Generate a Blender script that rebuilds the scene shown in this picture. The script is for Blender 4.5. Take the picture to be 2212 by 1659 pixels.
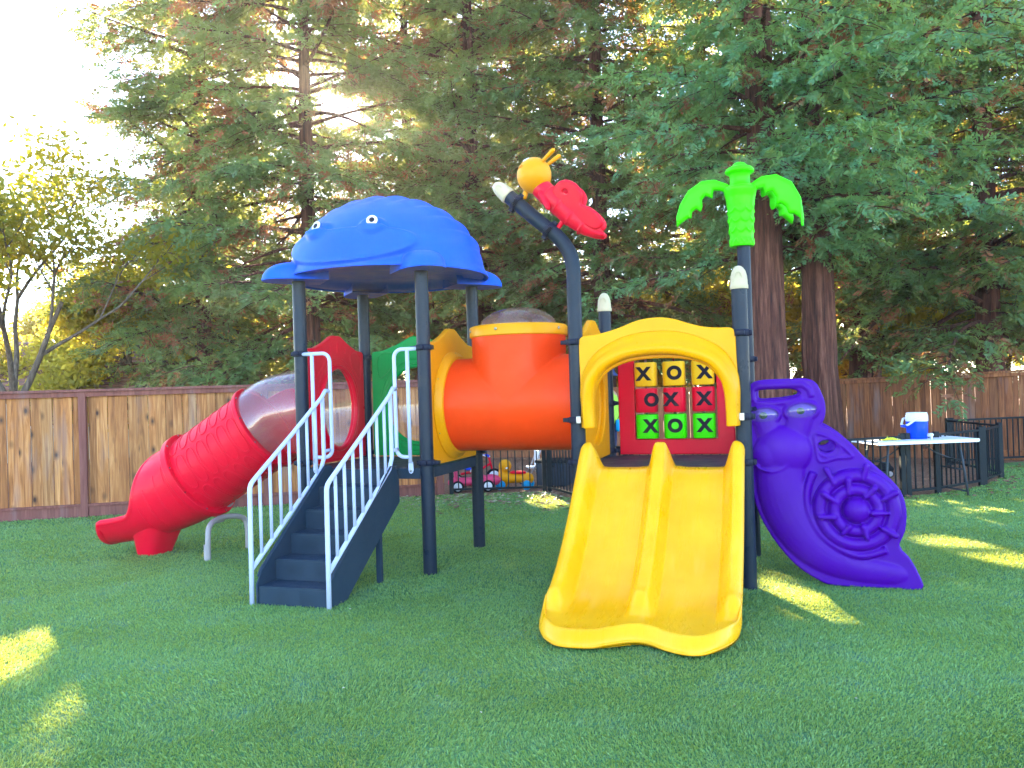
import bpy, bmesh, math, random
import numpy as np
from mathutils import Vector, Matrix, noise as mnoise
R = math.radians
C = bpy.context.scene.collection
scene = bpy.context.scene
for o in list(bpy.data.objects): bpy.data.objects.remove(o)

# ------------------------------------------------------------------ camera
cd = bpy.data.cameras.new('camera'); cam = bpy.data.objects.new('camera', cd); C.objects.link(cam)
CH, PITCH, ROLL = 1.4867, 0.0094, 0.0321
cd.sensor_width = 36; cd.lens = 36 * 1724.5 / 2212; cd.clip_end = 500; cd.clip_start = 0.05
_r0 = Vector((1, 0, 0)); _u0 = Vector((0, -math.sin(PITCH), math.cos(PITCH))); _f = Vector((0, math.cos(PITCH), math.sin(PITCH)))
_r = _r0 * math.cos(ROLL) - _u0 * math.sin(ROLL); _u = _r0 * math.sin(ROLL) + _u0 * math.cos(ROLL)
cam.matrix_world = Matrix(((_r.x, _u.x, -_f.x, 0), (_r.y, _u.y, -_f.y, 0), (_r.z, _u.z, -_f.z, CH), (0, 0, 0, 1)))
scene.camera = cam

# ------------------------------------------------------------------ world, sun, exposure
SUN_EL, SUN_AZ = R(19.4), R(-11.6)          # azimuth clockwise from +Y
w = bpy.data.worlds.new('World'); scene.world = w; w.use_nodes = True
nt = w.node_tree; bg = nt.nodes['Background']
sky = nt.nodes.new('ShaderNodeTexSky'); sky.sky_type = 'NISHITA'; sky.sun_disc = False
sky.sun_elevation = SUN_EL; sky.sun_rotation = SUN_AZ; sky.air_density = 0.75; sky.dust_density = 0.15; sky.ozone_density = 1.0
nt.links.new(sky.outputs[0], bg.inputs[0]); bg.inputs[1].default_value = 0.10
ld = bpy.data.lights.new('sun', 'SUN'); ld.energy = 5.0; ld.angle = R(0.5); ld.color = (1.0, 0.83, 0.54)
sun = bpy.data.objects.new('sun', ld); C.objects.link(sun)
sd = Vector((math.sin(SUN_AZ) * math.cos(SUN_EL), math.cos(SUN_AZ) * math.cos(SUN_EL), math.sin(SUN_EL)))
sun.rotation_euler = sd.to_track_quat('Z', 'Y').to_euler()
vs = scene.view_settings; vs.view_transform = 'Standard'; vs.look = 'None'; vs.exposure = 3.72; vs.gamma = 1
scene.render.engine = 'CYCLES'
cy = scene.cycles; cy.max_bounces = 7; cy.diffuse_bounces = 3; cy.glossy_bounces = 3; cy.transmission_bounces = 5
cy.transparent_max_bounces = 10; cy.sample_clamp_indirect = 6; cy.use_denoising = True; cy.caustics_reflective = False; cy.caustics_refractive = False

# ------------------------------------------------------------------ helpers
def tag(o, label=None, cat=None, group=None, kind=None):
    if label: o['label'] = label
    if cat: o['category'] = cat
    if group: o['group'] = group
    if kind: o['kind'] = kind
    return o
def empty(name, loc=(0, 0, 0), rz=0, parent=None):
    o = bpy.data.objects.new(name, None); C.objects.link(o); o.location = loc; o.rotation_euler = (0, 0, rz)
    o.empty_display_size = .1
    if parent: o.parent = parent
    return o
def link(name, me, mat, parent=None, smooth=True):
    o = bpy.data.objects.new(name, me); C.objects.link(o)
    if parent: o.parent = parent
    if mat and not me.materials: me.materials.append(mat)
    if smooth is True: me.shade_smooth()
    elif smooth is False: me.shade_flat()
    else: me.set_sharp_from_angle(angle=R(smooth)) if False else _auto(me, smooth)
    return o
def _auto(me, deg):
    me.shade_smooth()
    try: me.set_sharp_from_angle(angle=R(deg))
    except Exception: me.shade_flat()
class MB:
    """collects shapes into one mesh"""
    def __init__(s): s.v = []; s.f = []
    def add(s, vs_, fs_):
        n = len(s.v); s.v += [tuple(map(float, p)) for p in vs_]; s.f += [[i + n for i in f] for f in fs_]; return s
    def box(s, a, b, M=None):
        x0, y0, z0 = a; x1, y1, z1 = b
        v = [Vector(p) for p in ((x0,y0,z0),(x1,y0,z0),(x1,y1,z0),(x0,y1,z0),(x0,y0,z1),(x1,y0,z1),(x1,y1,z1),(x0,y1,z1))]
        if M: v = [M @ p for p in v]
        return s.add(v, [[3,2,1,0],[4,5,6,7],[0,1,5,4],[1,2,6,5],[2,3,7,6],[3,0,4,7]])
    def tube(s, pts, r, n=12, cap=True, flat=None, up=None, closed=False):
        """swept circle; r may be a list; flat=(a,b) scales the section"""
        P = [Vector(p) for p in pts]; m = len(P); rs = r if isinstance(r, (list, tuple)) else [r] * m
        T = []
        for i in range(m):
            a = P[(i - 1) % m] if (i > 0 or closed) else P[i]; b = P[(i + 1) % m] if (i < m - 1 or closed) else P[i]
            T.append((b - a).normalized() if (b - a).length > 1e-9 else Vector((0, 0, 1)))
        u = Vector(up) if up else (Vector((0, 0, 1)) if abs(T[0].z) < .9 else Vector((1, 0, 0)))
        vs_ = []; fa, fb = flat or (1, 1)
        for i in range(m):
            a = (u - T[i] * u.dot(T[i]));
            if a.length < 1e-6: a = T[i].orthogonal()
            a.normalize(); b = T[i].cross(a)
            if not up: u = a
            for k in range(n):
                t = 2 * math.pi * k / n
                vs_.append(P[i] + a * (math.cos(t) * rs[i] * fa) + b * (math.sin(t) * rs[i] * fb))
        fs_ = []
        for i in range(m if closed else m - 1):
            j = (i + 1) % m
            for k in range(n): fs_.append([i*n+k, i*n+(k+1) % n, j*n+(k+1) % n, j*n+k])
        if cap and not closed: fs_ += [list(range(n))[::-1], [(m-1)*n+k for k in range(n)]]
        return s.add(vs_, fs_)
    def cap_tube(s, a, b, r0, r1=None, n=14, flat=None, up=None):
        """capsule with round ends"""
        r1 = r0 if r1 is None else r1; a = Vector(a); b = Vector(b); d = (b - a)
        if d.length < 1e-6: d = Vector((0, 0, 1e-4))
        u = d.normalized(); pts = []; rs = []
        for k in range(0, 5):
            t = math.pi/2 * (k / 4); pts.append(a - u * (math.cos(t) * r0)); rs.append(max(1e-4, math.sin(t) * r0))
        for k in range(0, 5):
            t = math.pi/2 * (k / 4); pts.append(b + u * (math.sin(t) * r1)); rs.append(max(1e-4, math.cos(t) * r1))
        return s.tube(pts, rs, n, True, flat, up)
    def ell(s, c, r, n=20, m=12, M=None):
        v = []; f = []; c = Vector(c)
        for i in range(1, m):
            t = math.pi * i / m
            for k in range(n):
                p = 2 * math.pi * k / n
                q = Vector((math.sin(t)*math.cos(p)*r[0], math.sin(t)*math.sin(p)*r[1], math.cos(t)*r[2]))
                v.append(c + (M @ q if M else q))
        q = Vector((0, 0, r[2])); v.append(c + (M @ q if M else q)); v.append(c - (M @ q if M else q))
        for i in range(m-2):
            for k in range(n): f.append([i*n+k, (i+1)*n+k, (i+1)*n+(k+1) % n, i*n+(k+1) % n])
        T_ = (m-1)*n
        for k in range(n): f.append([T_, k, (k+1) % n]); f.append([T_+1, (m-2)*n+(k+1) % n, (m-2)*n+k])
        return s.add(v, f)
    def lathe(s, prof, c=(0, 0, 0), n=32, M=None, cap=True):
        v = []; f = []; m = len(prof); c = Vector(c)
        for r_, z_ in prof:
            for k in range(n):
                t = 2 * math.pi * k / n; q = Vector((math.cos(t)*r_, math.sin(t)*r_, z_)); v.append(c + (M @ q if M else q))
        for i in range(m-1):
            for k in range(n): f.append([i*n+k, i*n+(k+1) % n, (i+1)*n+(k+1) % n, (i+1)*n+k])
        if cap: f += [list(range(n))[::-1], [(m-1)*n+k for k in range(n)]]
        return s.add(v, f)
    def mesh(s, name='m'):
        me = bpy.data.meshes.new(name); me.from_pydata(s.v, [], s.f); me.validate(); me.update(); return me
    def build(s, name, mat, parent=None, smooth=True, bevel=0, seg=2):
        me = s.mesh(name)
        if bevel: me = bake(me, [('BEVEL', dict(width=bevel, segments=seg, limit_method='ANGLE', angle_limit=R(40)))])
        return link(name, me, mat, parent, smooth)
    def blob(s, name, mat, parent=None, voxel=.01, smooth_it=6, factor=.5, mods=()):
        me = bake(s.mesh(name), [('REMESH', dict(mode='VOXEL', voxel_size=voxel)), ('SMOOTH', dict(iterations=smooth_it, factor=factor))] + list(mods))
        return link(name, me, mat, parent, True)
def bake(me, mods):
    o = bpy.data.objects.new('tmp', me); C.objects.link(o)
    for k, (t, kw) in enumerate(mods):
        m = o.modifiers.new(str(k), t)
        for a, b in kw.items(): setattr(m, a, b)
    dg = bpy.context.evaluated_depsgraph_get(); dg.update()
    out = bpy.data.meshes.new_from_object(o.evaluated_get(dg)); bpy.data.objects.remove(o); return out
def plate(outlines, thick, bevel=.01, res=2, M=None):
    """flat plate from 2D outlines (x,z) with holes; returns mesh; lies in XZ plane centred on y=0"""
    cu = bpy.data.curves.new('c', 'CURVE'); cu.dimensions = '2D'; cu.fill_mode = 'BOTH'
    for pts in outlines:
        sp = cu.splines.new('POLY'); sp.points.add(len(pts)-1); sp.use_cyclic_u = True
        for i, p in enumerate(pts): sp.points[i].co = (p[0], p[1], 0, 1)
    cu.extrude = max(.0005, thick/2 - bevel); cu.bevel_depth = bevel; cu.bevel_resolution = res; cu.offset = -bevel
    o = bpy.data.objects.new('t', cu); C.objects.link(o)
    dg = bpy.context.evaluated_depsgraph_get(); dg.update()
    me = bpy.data.meshes.new_from_object(o.evaluated_get(dg)); bpy.data.objects.remove(o)
    X = Matrix(((1,0,0,0),(0,0,-1,0),(0,1,0,0),(0,0,0,1)))
    me.transform((M or Matrix()) @ X); return me
def add_mesh(mb, me):
    return mb.add([v.co for v in me.vertices], [list(p.vertices) for p in me.polygons])
def catmull(pts, k=8, closed=True):
    P = [np.array(p, float) for p in pts]; n = len(P); out = []
    for i in range(n if closed else n-1):
        p0 = P[(i-1) % n] if closed or i > 0 else P[i]; p1 = P[i]; p2 = P[(i+1) % n]; p3 = P[(i+2) % n] if closed or i < n-2 else p2
        for j in range(k):
            t = j / k
            out.append(tuple(.5*((2*p1)+(-p0+p2)*t+(2*p0-5*p1+4*p2-p3)*t*t+(-p0+3*p1-3*p2+p3)*t**3)))
    if not closed: out.append(tuple(P[-1]))
    return out
def ellipse(cx, cz, a, b, n=48, rot=0):
    return [(cx + a*math.cos(t)*math.cos(rot) - b*math.sin(t)*math.sin(rot), cz + a*math.cos(t)*math.sin(rot) + b*math.sin(t)*math.cos(rot)) for t in [2*math.pi*i/n for i in range(n)]]
def sstep(a, b, x):
    t = min(1, max(0, (x-a)/(b-a))); return t*t*(3-2*t)
def np_mesh(name, V, F, mat, parent=None, smooth=False):
    """F: (m,k) array of same-size faces"""
    me = bpy.data.meshes.new(name); V = np.asarray(V, np.float32); F = np.asarray(F, np.int32); m, k = F.shape
    me.vertices.add(len(V)); me.vertices.foreach_set('co', V.ravel())
    me.loops.add(m*k); me.loops.foreach_set('vertex_index', F.ravel())
    me.polygons.add(m); me.polygons.foreach_set('loop_start', np.arange(m, dtype=np.int32)*k)
    me.update(calc_edges=True); me.validate()
    return link(name, me, mat, parent, smooth)
def copy_tree(o, parent=None):
    c = o.copy(); C.objects.link(c); c.parent = parent
    for ch in list(o.children): copy_tree(ch, c)
    return c

# ------------------------------------------------------------------ materials
class N:
    def __init__(s, name):
        s.m = bpy.data.materials.new(name); s.m.use_nodes = True; s.t = s.m.node_tree; s.b = s.t.nodes['Principled BSDF']; s.out = s.t.nodes['Material Output']
    def n(s, t, **kw):
        x = s.t.nodes.new(t)
        for k, v in kw.items():
            if k.startswith('_'): setattr(x, k[1:], v)
            elif k.startswith('i') and k[1:].isdigit(): x.inputs[int(k[1:])].default_value = v
            else: x.inputs[k.replace('_', ' ')].default_value = v
        return x
    def l(s, a, b): s.t.links.new(a, b)
    def ramp(s, src, stops):
        r = s.n('ShaderNodeValToRGB'); e = r.color_ramp.elements
        while len(e) < len(stops): e.new(.5)
        for i, (p, c) in enumerate(stops): e[i].position = p; e[i].color = (*c, 1) if len(c) == 3 else c
        s.l(src, r.inputs[0]); return r.outputs[0]
    def noise(s, scale, detail=3, rough=.5, vec=None, coord='Object', sc=None):
        tc = s.n('ShaderNodeTexCoord'); v = tc.outputs[coord]
        if sc: mp = s.n('ShaderNodeMapping'); mp.inputs['Scale'].default_value = sc; s.l(v, mp.inputs[0]); v = mp.outputs[0]
        x = s.n('ShaderNodeTexNoise', Scale=scale, Detail=detail, Roughness=rough); s.l(v, x.inputs['Vector']); return x.outputs['Fac']
    def mix(s, a, b, f, bt='MIX'):
        m = s.n('ShaderNodeMix', _data_type='RGBA', _blend_type=bt)
        for k, x in ((0, f), (6, a), (7, b)):
            if hasattr(x, 'is_output'): s.l(x, m.inputs[k])
            elif k == 0: m.inputs[0].default_value = x
            else: m.inputs[k].default_value = (*x, 1)
        return m.outputs[2]
    def bump(s, h, strength=.3, dist=.01):
        b = s.n('ShaderNodeBump', Strength=strength, Distance=dist); s.l(h, b.inputs['Height']); s.l(b.outputs[0], s.b.inputs['Normal'])
def plastic(name, col, rough=.32, var=.12, coat=0.0, dirt=.04, bump=.05):
    k = N(name); f = k.noise(2.3, 4, .6); c2 = tuple(c*(1-var) for c in col)
    c = k.mix(col, c2, k.ramp(f, [(.35, (0,0,0)), (.7, (1,1,1))]))
    g = k.noise(14, 6, .7); gr = tuple(.75*c_ + .25*.3 for c_ in col)
    c = k.mix(c, gr, k.ramp(g, [(.55, (0,0,0)), (.85, (dirt,)*3)]))
    k.l(c, k.b.inputs['Base Color'])
    rr = k.ramp(k.noise(7, 5, .6), [(.3, (rough*.85,)*3), (.75, (min(1, rough*1.35),)*3)]); k.l(rr, k.b.inputs['Roughness'])
    k.bump(k.noise(120, 2, .5), bump, .002); k.b.inputs['Coat Weight'].default_value = coat; k.b.inputs['Specular IOR Level'].default_value = .16
    return k.m
M_ = {}
M_['blue'] = plastic('blue_plastic', (.0, .10, .90), .40)
M_['yellow'] = plastic('yellow_plastic', (.80, .35, .0), .30)
def _scuff():
    k = N('worn_yellow_slide_plastic'); a = k.noise(1.0, 5, .7, sc=(12, 2, 2)); b = k.noise(2.6, 4, .6); g = k.noise(9, 6, .7)
    c = k.mix((.84, .38, .0), (.90, .46, .01), k.ramp(b, [(.4, (0,)*3), (.7, (1,)*3)])); c = k.mix(c, (.88, .60, .18), k.ramp(a, [(.55, (0,)*3), (.85, (.22,)*3)])); c = k.mix(c, (.55, .30, .04), k.ramp(g, [(.70, (0,)*3), (.9, (.2,)*3)]))
    k.l(c, k.b.inputs['Base Color']); k.l(k.ramp(a, [(.4, (.24,)*3), (.75, (.5,)*3)]), k.b.inputs['Roughness']); k.b.inputs['Specular IOR Level'].default_value = .3; k.bump(k.noise(120, 2), .05, .002); return k.m
M_['slide'] = _scuff()
M_['gold'] = plastic('golden_yellow_plastic', (.78, .31, .0), .34)
M_['red'] = plastic('red_plastic', (.78, .002, .028), .32)
M_['orange'] = plastic('orange_plastic', (.86, .055, .003), .38)
M_['green'] = plastic('green_plastic', (.0, .30, .06), .33)
M_['lime'] = plastic('lime_plastic', (.05, .78, .0), .33)
M_['purple'] = plastic('purple_plastic', (.062, .0, .29), .42)
M_['cream'] = plastic('cream_plastic', (.56, .47, .30), .4)
M_['post'] = plastic('dark_post_paint', (.014, .024, .042), .30, .2, 0, .04)
M_['deck'] = plastic('dark_deck_coating', (.022, .042, .070), .42, .2, 0, .1, .4)
def _tread():
    m = plastic('grey_deck_coating', (.045, .042, .062), .5, .2, 0, .3, .4); m.name = 'deck_tread_coating'; t = m.node_tree; tc = t.nodes.new('ShaderNodeTexCoord'); mp = t.nodes.new('ShaderNodeMapping'); mp.inputs['Rotation'].default_value = (0, 0, R(45))
    ck = t.nodes.new('ShaderNodeTexChecker'); ck.inputs['Scale'].default_value = 34; bp = t.nodes.new('ShaderNodeBump'); bp.inputs['Strength'].default_value = .6; bp.inputs['Distance'].default_value = .004
    t.links.new(tc.outputs['Object'], mp.inputs[0]); t.links.new(mp.outputs[0], ck.inputs[0]); t.links.new(ck.outputs['Fac'], bp.inputs['Height']); t.links.new(bp.outputs[0], t.nodes['Principled BSDF'].inputs['Normal']); return m
M_['tread'] = _tread()
M_['clamp'] = plastic('black_clamp_plastic', (.008, .012, .03), .4)
M_['rail'] = plastic('pale_rail_paint', (.50, .56, .78), .35, .06)
M_['grey'] = plastic('grey_leg_paint', (.36, .33, .34), .4)
M_['dgrey'] = plastic('dark_grey_leg_paint', (.05, .06, .075), .4)
M_['white'] = plastic('white_plastic', (.80, .82, .86), .4, .05)
M_['black'] = plastic('black_rubber', (.006, .006, .009), .6)
M_['letter'] = plastic('dark_letter_ink', (.012, .008, .02), .5)
M_['pupil'] = plastic('black_pupil_plastic', (.01, .012, .02), .3)
M_['eyewhite'] = plastic('white_eye_plastic', (.75, .77, .78), .3)
M_['pink'] = plastic('pink_plastic', (.75, .06, .16), .35)
M_['cyan'] = plastic('cyan_plastic', (.0, .30, .60), .35)
M_['coolerblue'] = plastic('cooler_blue_plastic', (.0, .06, .75), .35)
M_['greeneye'] = plastic('green_eye_plastic', (.003, .03, .015), .25)
def metal(name, col, rough=.3, met=1.0):
    k = N(name); k.b.inputs['Base Color'].default_value = (*col, 1); k.b.inputs['Metallic'].default_value = met
    k.l(k.ramp(k.noise(30, 3), [(.3, (rough*.7,)*3), (.8, (rough*1.4,)*3)]), k.b.inputs['Roughness']); return k.m
M_['steel'] = metal('steel_bolt', (.36, .35, .34))
M_['iron'] = plastic('black_iron_paint', (.008, .014, .02), .42, .1, 0, .1)
def clear(name, tint, alpha, rough=.08, dif=(.78, .74, .84)):
    k = N(name); tr = k.n('ShaderNodeBsdfTransparent'); tr.inputs[0].default_value = (*tint, 1)
    gl = k.n('ShaderNodeBsdfGlossy', Roughness=rough); df = k.n('ShaderNodeBsdfDiffuse'); df.inputs[0].default_value = (*dif, 1)
    lw = k.n('ShaderNodeLayerWeight', Blend=.5); pw = k.n('ShaderNodeMath', _operation='POWER'); k.l(lw.outputs['Facing'], pw.inputs[0]); pw.inputs[1].default_value = 4.5; fr = k.n('ShaderNodeMath', _operation='MULTIPLY_ADD'); k.l(pw.outputs[0], fr.inputs[0]); fr.inputs[1].default_value = .6; fr.inputs[2].default_value = .05; m1 = k.n('ShaderNodeMixShader'); m2 = k.n('ShaderNodeMixShader')
    sm = k.ramp(k.noise(3.5, 5, .65), [(.3, (alpha*.5,)*3), (.8, (alpha*1.6,)*3)])
    k.l(sm, m1.inputs[0]); k.l(tr.outputs[0], m1.inputs[1]); k.l(df.outputs[0], m1.inputs[2])
    k.l(fr.outputs[0], m2.inputs[0]); k.l(m1.outputs[0], m2.inputs[1]); k.l(gl.outputs[0], m2.inputs[2]); k.l(m2.outputs[0], k.out.inputs[0]); return k.m
M_['clear'] = clear('clear_plastic', (.97, .95, .96), .045)
M_['dome'] = clear('smoky_clear_plastic', (.86, .70, .62), .30, .12, (.40, .24, .18))
M_['lens'] = clear('clear_eye_lens', (.88, .86, .94), .05, .03)
# turf
def turf_mat(name, blade):
    k = N(name); tc = k.n('ShaderNodeTexCoord')
    big = k.noise(.55, 3, .5); mid = k.noise(3.2, 4, .6)
    c = k.mix((.10, .27, .05), (.20, .45, .13), k.ramp(big, [(.35, (0,0,0)), (.65, (1,1,1))]))
    c = k.mix(c, (.17, .40, .27), k.ramp(mid, [(.5, (0,0,0)), (.72, (.55,)*3)]))  # bluish patches painted in for the sky's sheen on the turf
    if blade:
        ge = k.n('ShaderNodeNewGeometry')
        c = k.mix(c, k.mix((.045, .17, .03), (.30, .60, .26), ge.outputs['Random Per Island']), .6)
    else:
        c = k.mix(c, (.012, .05, .012), k.ramp(k.noise(70, 3, .7), [(.4, (0,0,0)), (.6, (.7,)*3)]))
        k.bump(k.noise(160, 3, .7), .8, .02)
    k.l(c, k.b.inputs['Base Color']); k.b.inputs['Roughness'].default_value = .5 if blade else .8
    if blade:
        tl = k.n('ShaderNodeBsdfTranslucent'); k.l(k.mix(c, (.80, .66, .01), .65), tl.inputs[0]); ms = k.n('ShaderNodeMixShader', Fac=.38)
        k.l(k.b.outputs[0], ms.inputs[1]); k.l(tl.outputs[0], ms.inputs[2]); k.l(ms.outputs[0], k.out.inputs[0])
    return k.m
M_['turf'] = turf_mat('turf_backing', False); M_['blade'] = turf_mat('turf_blade', True)
def mulch():
    k = N('bark_mulch'); a = k.noise(28, 5, .75); c = k.ramp(a, [(.3, (.08, .032, .018)), (.5, (.28, .13, .075)), (.62, (.40, .22, .13)), (.75, (.6, .42, .28))])
    k.l(c, k.b.inputs['Base Color']); k.b.inputs['Roughness'].default_value = .9; k.bump(a, 1, .04); return k.m
M_['mulch'] = mulch()
def wood(name, cols, knots=True, island=True):
    k = N(name); ge = k.n('ShaderNodeNewGeometry'); tc = k.n('ShaderNodeTexCoord')
    off = k.n('ShaderNodeVectorMath', _operation='SCALE'); off.inputs[0].default_value = (37, 11, 23)
    k.l(ge.outputs['Random Per Island'], off.inputs['Scale'])
    ad = k.n('ShaderNodeVectorMath', _operation='ADD'); k.l(tc.outputs['Object'], ad.inputs[0]); k.l(off.outputs[0], ad.inputs[1])
    mp = k.n('ShaderNodeMapping'); mp.inputs['Scale'].default_value = (9, 9, .55); k.l(ad.outputs[0], mp.inputs[0])
    wa = k.n('ShaderNodeTexNoise', Scale=2.2, Detail=6, Roughness=.6, Distortion=1.2); k.l(mp.outputs[0], wa.inputs[0])
    grain = k.ramp(wa.outputs['Fac'], [(.32, cols[0]), (.5, cols[1]), (.68, cols[2])])
    c = k.mix(grain, k.ramp(ge.outputs['Random Per Island'], [(0, (.50, .43, .40)), (.25, (1, .95, .88)), (.45, (.72, .60, .50)), (.62, (1.1, 1.0, .90)), (.8, (.85, .72, .6)), (.93, (.78, .82, .88)), (1, (1, .92, .8))]), .95, 'MULTIPLY')
    if knots:
        mp2 = k.n('ShaderNodeMapping'); mp2.inputs['Scale'].default_value = (6.5, 1, 3.6); k.l(ad.outputs[0], mp2.inputs[0])
        vo = k.n('ShaderNodeTexVoronoi', Scale=1.0); k.l(mp2.outputs[0], vo.inputs[0])
        sel = k.n('ShaderNodeSeparateColor'); k.l(vo.outputs['Color'], sel.inputs[0]); mm = k.n('ShaderNodeMath', _operation='MULTIPLY'); k.l(k.ramp(sel.outputs[0], [(.36, (0,)*3), (.46, (1,)*3)]), mm.inputs[0]); k.l(k.ramp(vo.outputs['Distance'], [(.09, (1,)*3), (.14, (.6,)*3), (.30, (0,)*3)]), mm.inputs[1])
        c = k.mix(c, (.045, .016, .008), mm.outputs[0])
    st = k.noise(1.1, 4, .6, sc=(3, 3, .5)); c = k.mix(c, (.20, .16, .17), k.ramp(st, [(.56, (0,)*3), (.75, (.6,)*3)]))
    k.l(c, k.b.inputs['Base Color']); k.b.inputs['Roughness'].default_value = .75; k.bump(wa.outputs['Fac'], .35, .01); return k.m
M_['boards'] = wood('cedar_fence_boards', [(.22, .075, .020), (.44, .18, .052), (.62, .31, .12)])
M_['boards2'] = wood('brown_fence_boards', [(.13, .038, .014), (.27, .095, .036), (.40, .165, .065)], False)
M_['trim'] = wood('redwood_fence_trim', [(.13, .04, .035), (.20, .065, .055), (.26, .10, .085)], False)
def bark(name, a, b, c_):
    k = N(name); f = k.noise(2.2, 8, .72, sc=(7, 7, .45)); f2 = k.noise(1.0, 3)
    c = k.ramp(f, [(.34, a), (.5, b), (.66, c_)]); c = k.mix(c, tuple(x*.6 for x in b), k.ramp(f2, [(.4, (0,)*3), (.7, (.5,)*3)]))
    k.l(c, k.b.inputs['Base Color']); k.b.inputs['Roughness'].default_value = .9; k.bump(f, 1.0, .08); return k.m
M_['bark'] = bark('redwood_bark', (.018, .006, .006), (.12, .038, .026), (.27, .115, .075))
M_['bark2'] = bark('grey_bark', (.06, .045, .035), (.16, .12, .09), (.28, .23, .18))
def foliage(name, a, b, bright, dead=None, trans=.35, tcol=(.30, .36, .03), deadamt=.60):
    k = N(name); ge = k.n('ShaderNodeNewGeometry'); r = ge.outputs['Random Per Island']
    c = k.mix(a, b, r); cl = k.noise(1.3, 2, .5); c = k.mix(c, bright, k.ramp(cl, [(.45, (0,)*3), (.7, (.8,)*3)]))
    tc_ = tcol
    if dead:
        dm = k.ramp(k.noise(1.0, 4, .6), [(deadamt, (0,)*3), (deadamt+.05, (1,)*3)]); c = k.mix(c, dead, dm); tc_ = k.mix(tcol, (.45, .16, .05), dm)
    k.l(c, k.b.inputs['Base Color']); k.b.inputs['Roughness'].default_value = .45; k.b.inputs['Specular IOR Level'].default_value = .35
    tl = k.n('ShaderNodeBsdfTranslucent')
    if hasattr(tc_, 'is_output'): k.l(tc_, tl.inputs[0])
    else: tl.inputs[0].default_value = (*tc_, 1)
    ms = k.n('ShaderNodeMixShader', Fac=trans); k.l(k.b.outputs[0], ms.inputs[1]); k.l(tl.outputs[0], ms.inputs[2]); k.l(ms.outputs[0], k.out.inputs[0]); return k.m
M_['needle'] = foliage('redwood_needles', (.06, .20, .11), (.10, .31, .16), (.14, .38, .24), (.30, .12, .07), .48, (.44, .54, .10), .58)
M_['needle_far'] = foliage('far_redwood_needles', (.045, .13, .06), (.08, .20, .085), (.14, .25, .07), (.34, .14, .07), .42, (.44, .46, .09), .55)
M_['leaf_y'] = foliage('yellow_green_leaves', (.10, .16, .01), (.22, .21, .01), (.30, .22, .01), None, .5, (.50, .40, .02))
M_['leaf_g'] = foliage('green_leaves', (.06, .13, .02), (.16, .20, .02), (.30, .27, .03), None, .6, (.80, .66, .08))

# ------------------------------------------------------------------ ground
def sheet(name, pts, z, mat, parent=None):
    me = bpy.data.meshes.new(name); me.from_pydata([(x, y, z) for x, y in pts], [], [list(range(len(pts)))]); return link(name, me, mat, parent, False)
tag(sheet('ground', [(-150, -150), (150, -150), (150, 150), (-150, 150)], -.004, M_['mulch']), kind='structure')
FA, FB = (-9.9, 9.69), (-1.05, 11.8)                          # cedar fence
IRON = [(-.94, 11.78), (.43, 11.75), (.82, 10.75), (1.35, 9.75), (3.0, 9.55), (4.90, 10.10), (5.43, 10.28), (6.35, 10.89), (7.09, 11.66)]
FAR = [(-9.0, 20.4), (-1.05, 18.4), (6.5, 15.83), (9.0, 13.85), (14.5, 9.6)]
turf_pts = [(-30, -12), (30, -12), (30, 2), (14.4, 9.5), (8.95, 13.8), (7.6, 13.4), (7.12, 11.7)] + [(x, y - .02) for x, y in IRON[::-1][1:]] + [(-1.05, 11.75), (-9.9, 9.65), (-30, 4.9)]
tag(sheet('lawn', turf_pts, 0.0, M_['turf']), kind='structure')

def in_poly(px, py, poly):
    c = np.zeros(len(px), bool); n = len(poly); j = n-1
    for i in range(n):
        xi, yi = poly[i]; xj, yj = poly[j]
        c ^= ((yi > py) != (yj > py)) & (px < (xj-xi)*(py-yi)/(yj-yi+1e-12)+xi); j = i
    return c
def grass():
    rng = np.random.default_rng(5); X = []; Y = []; S = []
    for (r0, r1, dens) in ((1.2, 4.0, 15000), (4.0, 6.0, 10000), (6.0, 8.5, 6000), (8.5, 11.5, 3200), (11.5, 15.5, 1500)):
        n = int(dens * math.pi * (r1**2 - r0**2) * 110 / 360); r = np.sqrt(rng.uniform(r0**2, r1**2, n)); a = rng.uniform(-R(55), R(55), n)
        X.append(r*np.sin(a)); Y.append(r*np.cos(a)); S.append(np.full(n, math.sqrt(15000/dens)))
    X = np.concatenate(X); Y = np.concatenate(Y); S = np.concatenate(S); k = in_poly(X, Y, turf_pts) & (np.abs(X) < 9.6); X, Y, S = X[k], Y[k], S[k]; n = len(X)
    h = rng.uniform(.010, .020, n) * (1 + .18*(S-1)); wd = .0022 * S * rng.uniform(.8, 1.3, n)
    a = rng.uniform(0, 2*np.pi, n); lean = rng.uniform(.1, 1.0, n) * h; b = a + rng.normal(0, .7, n)
    # mown lay: neighbouring tufts lean alike
    fl = 2.2*np.sin(X*1.7+np.cos(Y*2.3)*1.5) + 1.9*np.cos(Y*1.9+np.sin(X*1.1)*2); b = np.where(rng.random(n) < .55, fl + rng.normal(0, .6, n), b)
    dx, dy = np.cos(a)*wd, np.sin(a)*wd; lx, ly = np.cos(b)*lean, np.sin(b)*lean
    z0 = np.zeros(n)
    V = np.stack([np.stack([X-dx, Y-dy, z0], 1), np.stack([X+dx, Y+dy, z0], 1), np.stack([X+dx*.8+lx*.35, Y+dy*.8+ly*.35, h*.62], 1), np.stack([X+lx, Y+ly, h*rng.uniform(.75, 1, n)], 1)], 1).reshape(-1, 3)
    F = np.arange(n*4).reshape(n, 4)
    tag(np_mesh('turf_grass', V, F, M_['blade']), 'short green artificial grass blades covering the lawn', 'grass', kind='stuff')
grass()
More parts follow.
